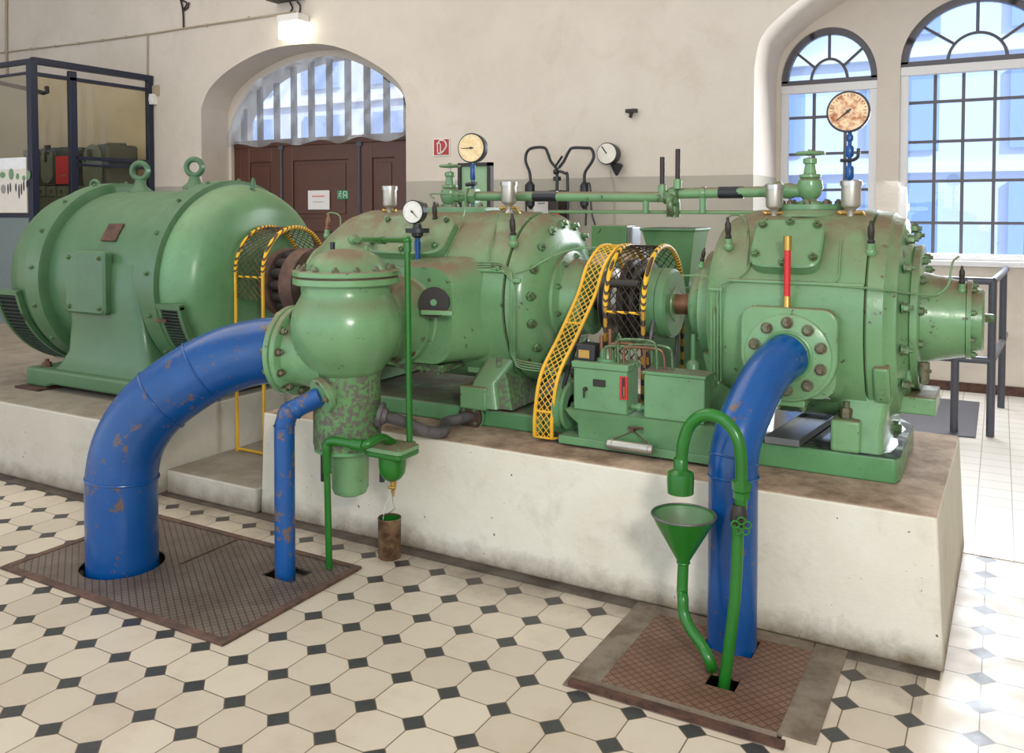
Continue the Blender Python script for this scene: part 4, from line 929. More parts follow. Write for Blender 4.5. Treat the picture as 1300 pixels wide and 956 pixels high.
# top plate, fittings, lubricators, gauges
MB().box((-2.90, AY-.10, AZ+SR-.02), (-2.45, AY+.10, AZ+SR+.018)).build('top_flange', 'green', cl, .006)
for x in (-2.86, -2.78, -2.66, -2.58, -2.49):
    bolt(cl, (x, AY-.08, AZ+SR+.018), (0, 0, 1), .014, .014, 'bolt')
lubricator(cl, at(495, 274, 4.05)+V((0, 0, -.02)), 1.12, False); lubricator(cl, at(646, 269, 4.05)+V((0, 0, -.03)), 1.12)
fitting(cl, surf(553, 287, SR+.02), (0, -.1, 1), 1.0); fitting(cl, surf(652, 309), (0, -.1, 1), 1.15)
fitting(cl, at(415, 299, 4.0), (.1, 0, 1), 1.0, 'copper')
lines(cl, 'oil_line', [[at(415, 272, 4.0), at(420, 270, 4.0), at(431, 274, 4.0), at(432, 290, 3.95), at(428, 310, 3.9)], [at(551, 252, 4.0), at(546, 247, 4.05), at(560, 246, 4.08), at(590, 247, 4.1)], [sp(590, 247, .60), sp(590, 265, .52), sp(583, 290), sp(568, 320), sp(563, 333), sp(570, 340)]])
lines(cl, 'oil_line', [[sp(y_, 336+q) for y_ in (520, 560, 600, 630)]+[sp(640, 340+q), sp(649, 350+q), sp(650+q*.6, 372), sp(650+q*.6, 420), sp(650+q*.6, 448), at(658, 460+q, 3.75), at(690, 466+q, 3.75), at(712, 472+q, 3.75)] for q in (0, 3, 6, -3)])
lines(cl, 'oil_line', [[sp(632, 272), sp(626, 300), sp(620, 320), sp(622, 332)], [sp(655, 347), at(675, 340, 3.76), at(700, 326, 3.8), at(730, 316, 3.85), at(758, 314, 3.9)]])
for x, y in ((585, 339), (629, 340), (656, 356), (659, 463)): MB().obox(sp(x, y, SR+.012), (.045, .016, .02)).build('line_clip', 'green', cl, .002)
# small gauge on a blue stem
gp = at(525, 269, 3.64); g = gauge(cl, gp, .060, (.12, -1, .0), 'dialwhite', .05, needle=-2.35)
m = MB(); b_ = at(526, 343, 3.64); m.cyl((gp.x+.01, 3.66, b_.z-.03), (gp.x+.01, 3.66, gp.z-.09), .013, n=14); m.solid((gp.x+.01, 3.66, gp.z-.20), (0, 0, 1), [(0, .016), (.05, .017)], 14); m.build('gauge_stem', 'blue', g)
m = MB(); m.solid((gp.x+.01, 3.66, gp.z-.135), (0, 0, 1), [(0, .018), (.012, .03), (.025, .03), (.027, .062), (.05, .062), (.052, .025), (.075, .02)], 28); m.build('black_collar', 'black', g)
# large cream gauge
gp = at(599, 188, 4.14); g = gauge(cl, gp, .082, (.12, -1, 0), 'dial', .05, needle=1.6)
m = MB(); m.tube([(gp.x, 4.15, gp.z-.085), (gp.x, 4.15, AZ+SR)], .009, 10, smooth=False)
for dz, r_, h_ in ((.09, .015, .09), (.22, .012, .05), (.33, .012, .05)): m.solid((gp.x, 4.15, gp.z-dz-h_), (0, 0, 1), [(0, r_*.8), (.008, r_), (h_-.008, r_), (h_, r_*.8)], 12)
m.build('gauge_stem', 'blue', g); m = MB(); m.tube([(gp.x-.03, 4.13, gp.z-.205), (gp.x+.04, 4.12, gp.z-.20)], .012, 8, smooth=False); m.build('gauge_cock', 'black', g)

# ------------------------------------------------------------ common base frame under both compressors
bf = thing('base_frame', (-1.8, AY, .55), 'long green cast base frame with oily top under the two compressors', 'base frame')
MB().box((-3.48, 3.752, .55), (-1.95, 4.52, .640)).build('frame_section', 'baseg', bf, .012)
MB().box((-1.95, 3.77, .55), (-1.0, 4.5, .640)).build('frame_section', 'baseg', bf, .012)
MB().prism([(-1.0, 3.752, .55), (-.352, 3.752, .55), (-.335, 3.80, .55), (-.335, 4.40, .55), (-.40, 4.52, .55), (-1.0, 4.52, .55)], (0, 0, .106)).build('frame_section', 'oilbase', bf, .01)
_o = [(-.97, 3.80), (-.86, 3.775), (-.72, 3.80), (-.60, 3.775), (-.50, 3.80), (-.42, 3.785), (-.375, 3.84), (-.362, 3.98), (-.38, 4.12), (-.36, 4.28), (-.40, 4.42), (-.55, 4.46), (-.75, 4.44), (-.97, 4.46)]
MB().prism([(x, y, .6555) for x, y in _o], (0, 0, .0022)).build('oil_film', 'oilfilm', bf, label='black shiny oil film')
for x, y in ((-.43, 3.86), (-.40, 4.26), (-1.85, 3.86)): bolt(bf, (x, y, .656 if x > -1 else .64), (0, 0, 1), .026, .025, 'boltgreen')
# flange in the frame for the oil return
m = MB(); m.solid((-2.345, 3.75, .60), (0, -1, 0), [(0, .075), (.02, .075)], 32); m.build('return_socket', 'baseg', bf)
op = thing('oil_return_pipe', (-2.4, 3.4, .55), 'bent grey pipe with rusty flange from the valve vessel to the base frame', 'pipe')
rf = MB().solid((-2.345, 3.729, .60), (0, -1, 0), [(0, .066), (.018, .066), (.02, .06)], 32).build('flange', 'rust', op)
bolt_ring(rf, (-2.345, 3.71, .60), (0, -1, 0), .048, 4, .7, r=.009, h=.01, mat='boltgreen')
MB().tube([(-2.345, 3.715, .60), (-2.36, 3.64, .60), (-2.39, 3.56, .598), at(563, 548, 3.45), at(540, 547, 3.36), at(515, 536, 3.26), at(488, 529, 3.16)], .027, 14, seg=6).build('pipe', 'greypipe', op)
MB().solid(at(482, 527, 3.13), (.75, .35, -.15), [(0, .062), (.014, .062), (.016, .045), (.035, .034)], 24).build('flange', 'greypipe', op)
# drip tray
ty = thing('drip_tray', (-.74, 3.75, .66), 'long grey galvanised drip tray lying on the base frame under the inlet', 'tray')
a, b, c_, d_ = V((-.86, 3.72, .662)), V((-.72, 3.72, .662)), V((-.66, 4.3, .662)), V((-.80, 4.3, .662))
m = MB(); m.prism([a, b, c_, d_], (0, 0, .003)); m.build('tray_floor', 'tray', ty)
m = MB()
for p, q in ((a, b), (b, c_), (c_, d_), (d_, a)):
    d = (q-p); m.obox((p+q)/2+V((0, 0, .014)), (d.length, .003, .028), d)
m.build('tray_rim', 'tray', ty)
# ------------------------------------------------------------ round valve vessel in front of the left compressor
VX, VY = -2.63, 3.10
vv = thing('valve_vessel', (VX, VY, .3), 'round green valve vessel with domed lid and peeling lower neck beside the motor coupling', 'valve')
Z = (0, 0, 1)
bd = MB().rev((VX, VY, 0), Z, [(.90, 0), (.90, .155), (.93, .175), (.97, .205), (1.02, .235), (1.08, .252), (1.14, .255), (1.20, .242), (1.235, .222), (1.26, .208), (1.29, .202), (1.32, .204)], 72)
bd = bd.build('globe', 'green', vv, ang=60)
fl2 = MB(); fl2.solid((VX, VY, 0), Z, [(1.315, .236), (1.32, .243), (1.345, .243), (1.348, .236)], 72); lid0 = fl2.build('body_flange', 'green', vv)
MB().solid((VX, VY, 0), Z, [(1.348, .234), (1.354, .234)], 72).build('gasket', 'rust', vv)
ld = MB(); ld.rev((VX, VY, 0), Z, [(1.354, .238), (1.358, .243), (1.376, .243), (1.380, .238), (1.382, .185), (1.40, .178), (1.43, .160), (1.455, .125), (1.472, .08), (1.478, 0)], 72); ld = ld.build('domed_lid', 'green', vv, ang=50)
bolt_ring(ld, (VX, VY, 1.378), Z, .212, 14, .2, r=.015, h=.015, mat='bolt')
m = MB(); m.cyl((VX-.10, VY+.02, 1.455), (VX-.10, VY+.02, 1.505), .012, n=10); m.build('lid_plug', 'black', ld)
MB().cyl((VX+.02, VY+.12, 1.44), (VX+.02, VY+.12, 1.485), .012, n=10).build('lid_plug', 'green', ld)
nk = MB(); nk.solid((VX, VY, 0), Z, [(.56, .150), (.58, .156), (.86, .154), (.92, .160)], 56); nk = nk.build('lower_neck', 'peel', vv, label='lower neck with peeling green paint')
# side branch and flange to the blue pipe (facing -x)
FN = V((-1, -.12, 0)).normalized(); FC = V((-2.93, 3.085, .985))
m = MB(); m.solid(FC, -FN, [(0, .205), (.005, .212), (.03, .212), (.034, .205), (.04, .175), (.08, .165), (.16, .172), (.26, .20)], 56); br = m.build('inlet_branch', 'green', vv, ang=50)
m = MB(); m.solid(FC, FN, [(.004, .205), (.008, .212), (.032, .212), (.036, .205)], 56); cf = m.build('companion_flange', 'green', vv)
MB().solid(FC, FN, [(0, .2), (.004, .2)], 56).build('flange_gasket', 'rust', vv)
_, fu, fw_ = frame(-FN)
for k in range(12):
    a = 2*PI*k/12+.1; c = FC-FN*.034+(fu*math.cos(a)+fw_*math.sin(a))*.188; bolt(br, c, -FN, .017, .018, 'bolt')
    c = FC+FN*.036+(fu*math.cos(a)+fw_*math.sin(a))*.188; bolt(cf, c, FN, .017, .014, 'bolt')
# rear branch to the compressor
MB().solid((VX-.01, VY+.12, 1.11), (0, 1, 0), [(0, .19), (.18, .185), (.23, .20), (.30, .21), (.31, .222), (.345, .222)], 56).build('outlet_branch', 'green', vv)
# small flange for the narrow blue pipe
SN = V((-.30, -.85, -.28)).normalized(); SCp = at(413, 500, 2.955)
m = MB(); m.solid(SCp, -SN, [(-.03, .078), (-.026, .082), (.0, .082), (.002, .06), (.10, .055)], 28); sb = m.build('side_flange', 'green', vv)
for k in range(2): _, a_, b_ = frame(SN); bolt(sb, SCp+SN*.028+(a_*.062*(1 if k else -1)), SN, .014, .014, 'bolt')
MB().solid(V((-2.50, 3.16, .70)), (.75, .35, -.15), [(-.05, .05), (0, .05), (.004, .064), (.02, .064)], 28).build('side_flange', 'peel', vv)
# green drain cup under the neck and a dark bracket bar
m = MB(); m.solid((VX+.015, VY, 0), Z, [(.335, .055), (.345, .075), (.37, .085), (.53, .087), (.545, .095), (.556, .098)], 40); m.build('sediment_bowl', 'green', vv)
m = MB(); m.solid((VX, VY, 0), Z, [(.535, .05), (.548, .152), (.562, .152)], 40); m.build('neck_flange', 'baseg', vv)
m = MB(); m.obox(at(485, 598, 3.14), (.018, .018, .10), (1, 0, 0)); m.build('stud', 'black', vv); m = MB(); m.obox(at(410, 590, 3.14), (.014, .018, .16), (1, 0, 0)); m.build('stud', 'black', vv)
# strainer with its feed pipe
stn = thing('strainer', at(500, 620, 3.12), 'small bright green strainer bowl with square lid hanging above the drip can', 'strainer')
lc = V((-2.385, 3.12, .572))
loft([rr(lc.x, lc.y, .095, .075, .545, .02), rr(lc.x, lc.y, .10, .08, .552, .02), rr(lc.x, lc.y, .10, .08, .568, .02)], 'body_flange', 'lime', stn)
loft([rr(lc.x, lc.y, .10, .08, .570, .02), rr(lc.x, lc.y, .10, .08, .588, .02), rr(lc.x, lc.y, .075, .055, .60, .02)], 'lid', 'green', stn)
for sx in (-1, 1):
    for sy in (-1, 1): bolt(stn, (lc.x+sx*.078, lc.y+sy*.058, .588), Z, .010, .010, 'boltgreen')
m = MB(); m.rev((lc.x, lc.y, 0), Z, [(.425, 0), (.427, .02), (.44, .042), (.465, .058), (.50, .062), (.546, .062)], 36); m.build('bowl', 'lime', stn, ang=60)
m = MB(); m.solid((lc.x+.005, lc.y, 0), Z, [(.355, .004), (.385, .007), (.39, .013), (.428, .014)], 12); m.tube([(lc.x-.01, lc.y-.02, .40), (lc.x+.03, lc.y-.02, .402)], .006, 6, smooth=False); m.build('drain_cock', 'brass', stn)
m = MB(); m.tube([at(415.5, 600, 2.95), at(415, 572, 2.93), at(416, 563, 2.93), at(424, 560, 2.93), at(455, 565, 2.93), at(466, 564, 2.94), at(474, 560, 2.97), at(485, 556, 3.03), (lc.x, lc.y, .60)], .02, 12, seg=6)
m.solid(at(455, 565, 2.93), (1, 0, 0), [(-.03, .026), (.03, .027)], 14); m.build('feed_pipe', 'lime', stn)
t1 = MB(); q = atz(418, 724, .0); t1.tube([(q.x, q.y, .012), at(415, 590, 2.96)], .0155, 12, smooth=False); t1.build('drain_pipe', 'lime', label='thin straight bright green pipe rising from the tread plate beside the narrow blue pipe', cat='pipe')
ov = thing('overflow_pipe', at(521, 563, 3.18), 'thin bright green pipe running down past the round valve vessel to the strainer lid', 'pipe')
MB().tube([at(462, 304, 3.70), at(517, 305, 3.2)], .014, 12, smooth=False).build('horizontal_pipe', 'lime', ov)
m = MB(); m.solid(at(448, 304, 3.79), at(470, 305, 3.6)-at(448, 304, 3.79), [(0, .03), (.03, .03), (.04, .02), (.09, .019)], 12); m.build('union', 'green', ov)
m = MB(); m.solid(at(480, 305, 3.52), at(517, 305, 3.2)-at(470, 305, 3.61), [(0, .02), (.12, .02)], 12); m.build('union', 'lime', ov)
m = MB(); m.sphere(at(517, 305, 3.2), .021); m.tube([at(517, 305, 3.2), at(517.5, 320, 3.2)], .019, 10, smooth=False); m.build('elbow', 'lime', ov)
q0, q1 = at(517, 305, 3.2), at(520, 563, 3.18); MB().tube([q0, q1], .0145, 12, smooth=False).build('vertical_pipe', 'lime', ov)

# ------------------------------------------------------------ thick blue pipe, left
bp = thing('thick_pipe', (-3.54, 2.575, 0), 'very thick blue pipe curving up from the left floor plate into the valve vessel flange', 'pipe')
s0, s1 = V((-3.54, 2.575, 0)), V((-2.98, 3.10, 0)); cen = []
def pl(h, z): p = s0.lerp(s1, h); return V((p.x, p.y, z))
ctr = [pl(0, -.05), pl(0, .15), pl(0, .35), pl(.01, .46), pl(.045, .57), pl(.12, .675), pl(.22, .76), pl(.34, .83), pl(.48, .895), pl(.63, .945), pl(.80, .975), V((-2.985, 3.075, .985))]
MB().tube(ctr, .158, 48, seg=6).build('pipe', 'blue', bp, ang=60)
def wring(i, t, R, r=.006):
    a, b = ctr[i], ctr[i+1]; c = a.lerp(b, t); return MB().torus(c, (b-a), R, r, 48, 8).build('weld_seam', 'blue', bp)
wring(2, .6, .158); wring(6, .1, .159); wring(7, .9, .159)
# narrow blue pipe
np_ = thing('narrow_pipe', (-2.81, 2.875, 0), 'narrow blue pipe standing on the tread plate with a mitred bend below the valve vessel', 'pipe')
b0 = V((-2.81, 2.875, -.05)); b1 = at(361, 540, 2.885); b2 = at(366, 524, 2.89); b3 = at(384, 514, 2.925); b4 = SCp-SN*(-.01)
MB().tube([b0, b1], .046, 24, smooth=False).build('upright', 'blue2', np_)
MB().tube([b1, b1.lerp(b2, .5), b2, b2.lerp(b3, .5), b3, b4], .045, 24, seg=5).build('mitred_bend', 'blue2', np_, ang=60)
MB().torus(b1, Z, .046, .004, 32, 6).build('weld_seam', 'blue2', np_); MB().torus(b2.lerp(b3, .35), b3-b2+V((0, 0, .02)), .047, .004, 32, 6).build('weld_seam', 'blue2', np_)

# ------------------------------------------------------------ drip can under the strainer
cx_, cy_ = -2.512, 3.262
can = thing('drip_can', (cx_, cy_, 0), 'rusty tin can standing on the floor tiles under the strainer', 'can')
m = MB(); m.rev((cx_, cy_, 0), Z, [(0, 0), (0, .052), (.004, .054), (.185, .055), (.19, .057), (.193, .055), (.19, .051), (.01, .049), (.008, 0)], 36); m.build('body', 'tin' if 'tin' in M else 'rust', can, ang=50)
MB().rev((cx_, cy_, 0), Z, [(.185, .0505), (.10, .050)], 36).build('green_lining', 'lime', can, label='green painted inside of the can')
m = MB(); m.tube([(cx_-.01, cy_-.04, .17), (cx_-.012, cy_-.02, .24), (cx_+.005, cy_-.0, .30), (cx_+.015, cy_, .33)], .0018, 5); m.tube([(cx_+.015, cy_, .33), (cx_+.02, cy_, .27), (cx_+.03, cy_, .24), (cx_+.01, cy_-.01, .22), (cx_-.02, cy_-.04, .20)], .0018, 5); m.build('wire_handle', 'steel', can)

# ------------------------------------------------------------ right blue pipe
rp = thing('thick_pipe', (-.862, 3.225, 0), 'thick blue pipe rising at the right and leaning back into the bolted inlet flange', 'pipe')
c2 = [V((-.862, 3.225, -.05)), V((-.863, 3.23, .30)), V((-.865, 3.235, .60)), V((-.866, 3.24, .70)), V((-.856, 3.275, .80)), V((-.83, 3.35, .90)), V((-.80, 3.43, .985)), V((-.77, 3.52, 1.04)), V((-.748, 3.60, 1.06))]
MB().tube(c2, .0915, 40, seg=6).build('pipe', 'blue', rp, ang=60)
for i, t, r_ in ((2, .5, .005), (3, .1, .005)): a, b = c2[i], c2[i+1]; MB().torus(a.lerp(b, t), b-a, .092, r_, 40, 8).build('weld_seam', 'blue', rp)
MB().torus(V((-.749, 3.592, 1.06)), (0, 1, 0), .098, .01, 40, 8).build('collar', 'baseg', rp)

# ------------------------------------------------------------ drain swan neck with funnel
sw_ = thing('swan_neck_drain', (-.80, 3.0, 0), 'bright green swan neck drain pipe with a spout bell over the funnel', 'pipe')
fl0 = atz(930, 858, -.05); k0 = at(938, 655, 3.02); k1 = at(940, 600, 3.02)
MB().tube([V((fl0.x, 2.975, -.06)), at(933, 760, 2.99), at(937, 665, 3.0)], .021, 14, seg=4).build('lower_pipe', 'lime', sw_)
MB().tube([at(941, 625, 3.02), at(941, 585, 3.02), at(936, 556, 3.02), at(922, 536, 3.03), at(905, 527, 3.03), at(888, 529, 3.04), at(874, 543, 3.05), at(867, 565, 3.05), at(865, 588, 3.05)], .0225, 14, seg=6).build('swan_neck', 'lime', sw_)
m = MB(); p = at(941, 622, 3.02); m.hexa(p+V((0, 0, .0)), Z, .034, .035); m.hexa(p+V((0, 0, -.03)), Z, .03, .028); m.solid(p+V((0, 0, -.08)), Z, [(0, .02), (.05, .024)], 14); m.build('union_nut', 'lime', sw_)
m = MB(); p = at(938, 655, 3.01); m.solid(p+V((0, 0, -.05)), Z, [(0, .022), (.03, .03), (.06, .03), (.09, .022)], 14); m.cyl(p, p+V((.02, -.06, -.01)), .015, n=12); vb_ = m.build('stop_cock', 'darkiron', sw_)
m = MB(); c = p+V((.026, -.066, -.012)); n_ = V((.3, -1, -.15))
_, a_, b_ = frame(n_)
for k in range(5): m.torus(c+(a_*math.cos(2*PI*k/5+.3)+b_*math.sin(2*PI*k/5+.3))*.021, n_, .013, .0035, 16, 6)
m.build('star_handwheel', 'lime', vb_)
bl = MB(); p = at(864, 600, 3.05); bl.rev(p, Z, [(-.075, 0), (-.075, .045), (-.075, .048), (-.02, .050), (.0, .047), (.008, .03), (.012, .026), (.05, .026), (.055, .022)], 32); bl.build('spout_bell', 'lime', sw_, ang=40)
fn = thing('drain_funnel', (-.85, 2.96, 0), 'bright green conical funnel on a bent drain pipe in front of the right blue pipe', 'funnel')
fc = V((-1.0, 3.06, .525))
fo = MB(); fo.rev((fc.x, fc.y, 0), Z, [(.345, .020), (.36, .024), (.50, .104), (.525, .116), (.532, .119), (.535, .116), (.525, .108), (.50, .096), (.36, .016), (.345, .012)], 48); fo.build('cone', 'lime', fn, ang=60)
MB().rev((fc.x, fc.y, 0), Z, [(.527, .1085), (.50, .0945), (.40, .038), (.385, 0)], 48).build('dusty_inside', 'baseg', fn, ang=60, label='dusty grey-green inside of the funnel')
MB().torus((fc.x, fc.y, .531), Z, .1165, .004, 48, 8).build('rim', 'greypipe', fn)
MB().tube([(fc.x, fc.y, .36), (fc.x-.002, fc.y-.005, .25), at(867, 760, 3.03), at(868, 778, 3.02), at(877, 799, 3.0), at(893, 822, 2.98), at(902, 843, 2.97), atz(905, 858, -.06)], .0205, 14, seg=6).build('bent_pipe', 'lime', fn)
MB().torus((fc.x, fc.y, .352), Z, .022, .004, 24, 6).build('joint_ring', 'lime', fn)

# ------------------------------------------------------------ oil pump unit in front of the base frame
ou = thing('oil_pump_unit', (-1.4, 3.7, .55), 'green oil pump unit with trough, two square tanks and bent oil pipes', 'oil pump')
tp_ = [(-1.755, 3.60, .725), (-1.745, 3.60, .705), (-1.70, 3.60, .60), (-.98, 3.60, .60), (-.98, 3.60, .725)]
MB().prism([(-1.758, 3.59, .728), (-1.752, 3.60, .70), (-1.70, 3.62, .67), (-1.69, 3.625, .60), (-.97, 3.625, .60), (-.97, 3.60, .70), (-.97, 3.59, .728)][:], (0, .12, 0)).bm.free()
loft([rr(-1.335, 3.685, .36, .062, .60, .01), rr(-1.335, 3.685, .362, .066, .665, .01), rr(-1.345, 3.685, .395, .078, .705, .01), rr(-1.35, 3.685, .405, .084, .728, .01)], 'trough', 'green_clean_lit', ou, ang=50)
MB().box((-1.79, 3.612, .562), (-.95, 3.74, .60)).build('base_rail', 'green_clean_lit', ou, .004)
t1_ = box('tank', (-1.718, 3.625, .728), (-1.452, 3.765, .925), 'green_clean_lit', ou, .006)
MB().box((-1.726, 3.617, .925), (-1.444, 3.773, .955)).build('tank_lid', 'green_clean_lit', t1_, .005)
t2_ = box('tank', (-1.372, 3.625, .728), (-1.096, 3.755, .925), 'green_clean_lit', ou, .006)
MB().box((-1.378, 3.62, .925), (-1.09, 3.76, .940)).build('tank_lid', 'baseg', t2_, .003, label='dusty brown-topped tank lid')
p = at(760.5, 486.5, 3.62); MB().box((p.x-.03, 3.617, p.z-.016), (p.x+.03, 3.625, p.z+.016)).build('name_plate', 'darkiron', t1_, .002)
p = at(794, 490, 3.62); lvl = MB().box((-1.484, 3.616, .80), (-1.446, 3.626, .905)).build('level_gauge', 'red', t1_, .002, label='bright red level gauge'); MB().box((-1.471, 3.612, .81), (-1.459, 3.62, .90)).build('sight_slot', 'black', lvl); MB().box((-1.463, 3.611, .815), (-1.4595, 3.62, .86)).build('brass_strip', 'brass', lvl)
p = at(743, 494, 3.62); m = MB(); m.cyl(p+V((0, .005, 0)), p+V((0, -.008, 0)), .010, n=12); m.obox(p+V((-.006, -.003, -.022)), (.006, .006, .035), X); m.build('key_cover', 'darkiron', t1_)
m = MB(); m.cyl((-1.45, 3.68, .76), (-1.37, 3.68, .76), .014, n=12); m.cyl((-1.42, 3.68, .76), (-1.40, 3.68, .76), .02, n=12); m.build('tank_link', 'green_clean_lit', ou)
# pumps and bent pipes on the tank
bxx = at(746, 452, 3.67); bb = MB().box((bxx.x-.05, 3.65, .955), (bxx.x+.045, 3.74, 1.03)).build('counter_box', 'black', t1_, .004); MB().box((bxx.x-.035, 3.645, .968), (bxx.x+.02, 3.652, 1.005)).build('counter_window', 'brass', bb)
dm = at(770, 455, 3.69); m = MB(); m.rev((dm.x, 3.70, .955), Z, [(0, 0), (0, .05), (.012, .05), (.014, .038), (.045, .034), (.06, .018), (.064, 0)], 28); m.build('pump_cap', 'green_clean_lit', t1_, ang=50); m = MB(); m.cyl((dm.x-.03, 3.70, .955), (dm.x-.03, 3.70, 1.07), .010, n=8); m.cyl((dm.x-.0, 3.73, 1.0), (dm.x-.0, 3.73, 1.10), .012, n=8); m.build('pump_plunger', 'copper', t1_)
for k in range(6):
    x0_ = -1.575+.022*k; y0_ = 3.66+.012*(k % 3); z1_ = 1.03+.012*(k % 4)
    MB().tube([(x0_, y0_, .95), (x0_, y0_, z1_-.02), (x0_+.02, y0_, z1_), (x0_+.11+.01*k, y0_+.02, z1_), (x0_+.14+.01*k, y0_+.03, z1_-.03), (x0_+.145+.01*k, y0_+.03, .94)], .0065, 8, seg=5).build('bent_pipe', 'copper' if k % 3 == 1 else 'boltgreen', t1_)
# pulley beside the trough
m = MB(); m.solid((-1.83, 3.72, .72), X, [(0, .105), (.012, .115), (.03, .095), (.05, .115), (.06, .105)], 40); m.solid((-1.77, 3.72, .72), X, [(0, .02), (.07, .02)], 12); m.build('belt_pulley', 'green_clean_lit', ou)
# hanging grease gun
gg = thing('grease_gun', at(801, 567, 3.57), 'short grey cylinder hung by two wires from a hook on the green trough', 'cylinder')
g0, g1_ = at(772, 563, 3.58), at(829, 571, 3.58)
m = MB(); m.solid(g0, g1_-g0, [(0, .020), (.01, .022), ((g1_-g0).length-.01, .022), ((g1_-g0).length, .02)], 20); m.torus(g0.lerp(g1_, .1), g1_-g0, .022, .003, 20, 6); m.torus(g0.lerp(g1_, .9), g1_-g0, .022, .003, 20, 6); m.build('barrel', 'alu', gg)
hk = at(804, 547, 3.60); m = MB(); m.tube([g0+V((.02, 0, .02)), hk], .003, 5, smooth=False); m.tube([g1_+V((-.02, 0, .02)), hk], .003, 5, smooth=False); m.build('wire', 'rust', gg)
m = MB(); m.cyl(hk+V((0, .03, .005)), hk+V((0, -.02, .005)), .010, n=10); m.cyl(hk+V((-.02, -.01, .015)), hk+V((.05, -.01, .018)), .006, n=8); m.build('hook', 'rust', gg)

# ------------------------------------------------------------ coupling and pulleys between the compressors
dc_ = thing('drive_coupling', (-1.6, AY, .9), 'green drum coupling with dark ribbed pulleys between the two compressors', 'coupling')
rx('drum', [(-1.535, .10), (-1.53, .172), (-1.455, .176), (-1.455, .172), (-1.45, .176), (-1.412, .172), (-1.40, .16)], 'green_clean_lit', dc_)
rx('hub_ring', [(-1.402, .088), (-1.394, .085)], 'green', dc_)
rx('pulley', [(-1.64, .16), (-1.635, .215), (-1.60, .215), (-1.59, .19), (-1.565, .215), (-1.545, .215), (-1.54, .17)], 'darkiron', dc_)
rx('pulley', [(-1.76, .10), (-1.75, .17), (-1.72, .17), (-1.70, .12), (-1.64, .12)], 'alu', dc_)
rx('pulley', [(-1.90, .09), (-1.895, .15), (-1.86, .12), (-1.83, .15), (-1.825, .09)], 'green_clean_lit', dc_)
for k in range(3):
    rx('belt', [(-1.735+.04*0-.012+k*.0, .172), (-1.725, .176)], 'black', dc_) if k == 0 else None
m = MB(); m.torus((-1.46, AY, .99), X, .20, .01, 40, 8); m.build('belt_loop', 'greypipe', dc_)
m = MB(); m.cyl((-1.67, AY-.25, 1.30), (-1.50, AY-.25, 1.30), .022, n=14); m.build('tie_bar', 'darkiron', dc_)
g2 = hoop_guard('coupling_guard', -1.655, -1.462, .29, 1.185, .66, .26, 'hooped wire netting guard with striped right hoop between the two compressors', 'meshdark', 'hoop', 'hoopdark', (22, 5))
# belt guard sweeping down to the pump pulley
bg_ = thing('belt_guard', (-1.88, 3.64, .57), 'yellow wire netting belt guard sweeping down in an S curve to the oil pump', 'guard')
prof = [V((-1.79, 4.42, 1.20)), V((-1.785, 4.37, 1.34)), V((-1.78, 4.25, 1.455)), V((-1.78, 4.12, 1.475)), V((-1.785, 4.03, 1.445)), V((-1.80, 3.945, 1.366)), V((-1.82, 3.885, 1.232)), V((-1.86, 3.76, 1.041)), V((-1.89, 3.632, .878)), V((-1.915, 3.618, .70)), V((-1.925, 3.63, .572))]
prof_s = []
for i in range(len(prof)-1):
    p0, p1, p2, p3 = prof[max(i-1, 0)], prof[i], prof[i+1], prof[min(i+2, len(prof)-1)]
    for k in range(6): t = k/6; prof_s.append(.5*((2*p1)+(p2-p0)*t+(2*p0-5*p1+4*p2-p3)*t*t+(3*p1-p0-3*p2+p3)*t**3))
prof_s.append(prof[-1])
WB = .092
for x in (0, WB):
    m = MB(); pv = None
    for i, q in enumerate(prof_s):
        tn = (prof_s[min(i+1, len(prof_s)-1)]-prof_s[max(i-1, 0)]).normalized(); nn = V((0, -tn.z, tn.y)).normalized()
        c = V((x+q.x, q.y, q.z)); r4 = m.verts([c+V((-.008, 0, 0))+nn*.006, c+V((.008, 0, 0))+nn*.006, c+V((.008, 0, 0))-nn*.006, c+V((-.008, 0, 0))-nn*.006])
        if pv:
            for j in range(4): m.face([pv[j], pv[(j+1) % 4], r4[(j+1) % 4], r4[j]])
        else: m.face(r4)
        pv = r4
    m.face(pv); m.build('side_rail', 'yellow', bg_, .002)
cum = [0]
for i in range(1, len(prof_s)): cum.append(cum[-1]+(prof_s[i]-prof_s[i-1]).length)
def bgf(u, v):
    s = u*cum[-1]
    for i in range(1, len(cum)):
        if cum[i] >= s-1e-9: t = (s-cum[i-1])/(cum[i]-cum[i-1]); q = prof_s[i-1].lerp(prof_s[i], t); return q+V((WB*v, 0, 0))
    return prof_s[-1]+V((WB*v, 0, 0))
chainlink(bgf, 42, 3, .0026, 2).build('wire_netting', 'yellow', bg_)
for i in (40, 54): m = MB(); q = prof_s[i]; m.tube([q, q+V((WB, 0, 0))], .006, 6, smooth=False); m.build('cross_bar', 'yellow', bg_)
m = MB(); m.obox((-1.82, 3.70, .568), (.21, .12, .006), (1, 0, 0)); m.build('foot_plate', 'rust', bg_); m = MB(); m.tube([(-1.925, 3.63, .572), (-1.833, 3.63, .572), (-1.74, 3.76, .572)], .006, 6, smooth=False); m.build('foot_rod', 'yellow', bg_)
m = MB(); m.tube([(-1.78, 3.93, 1.20), (-1.80, 3.68, .80)], .010, 8, smooth=False); m.build('drive_belt', 'black', dc_)
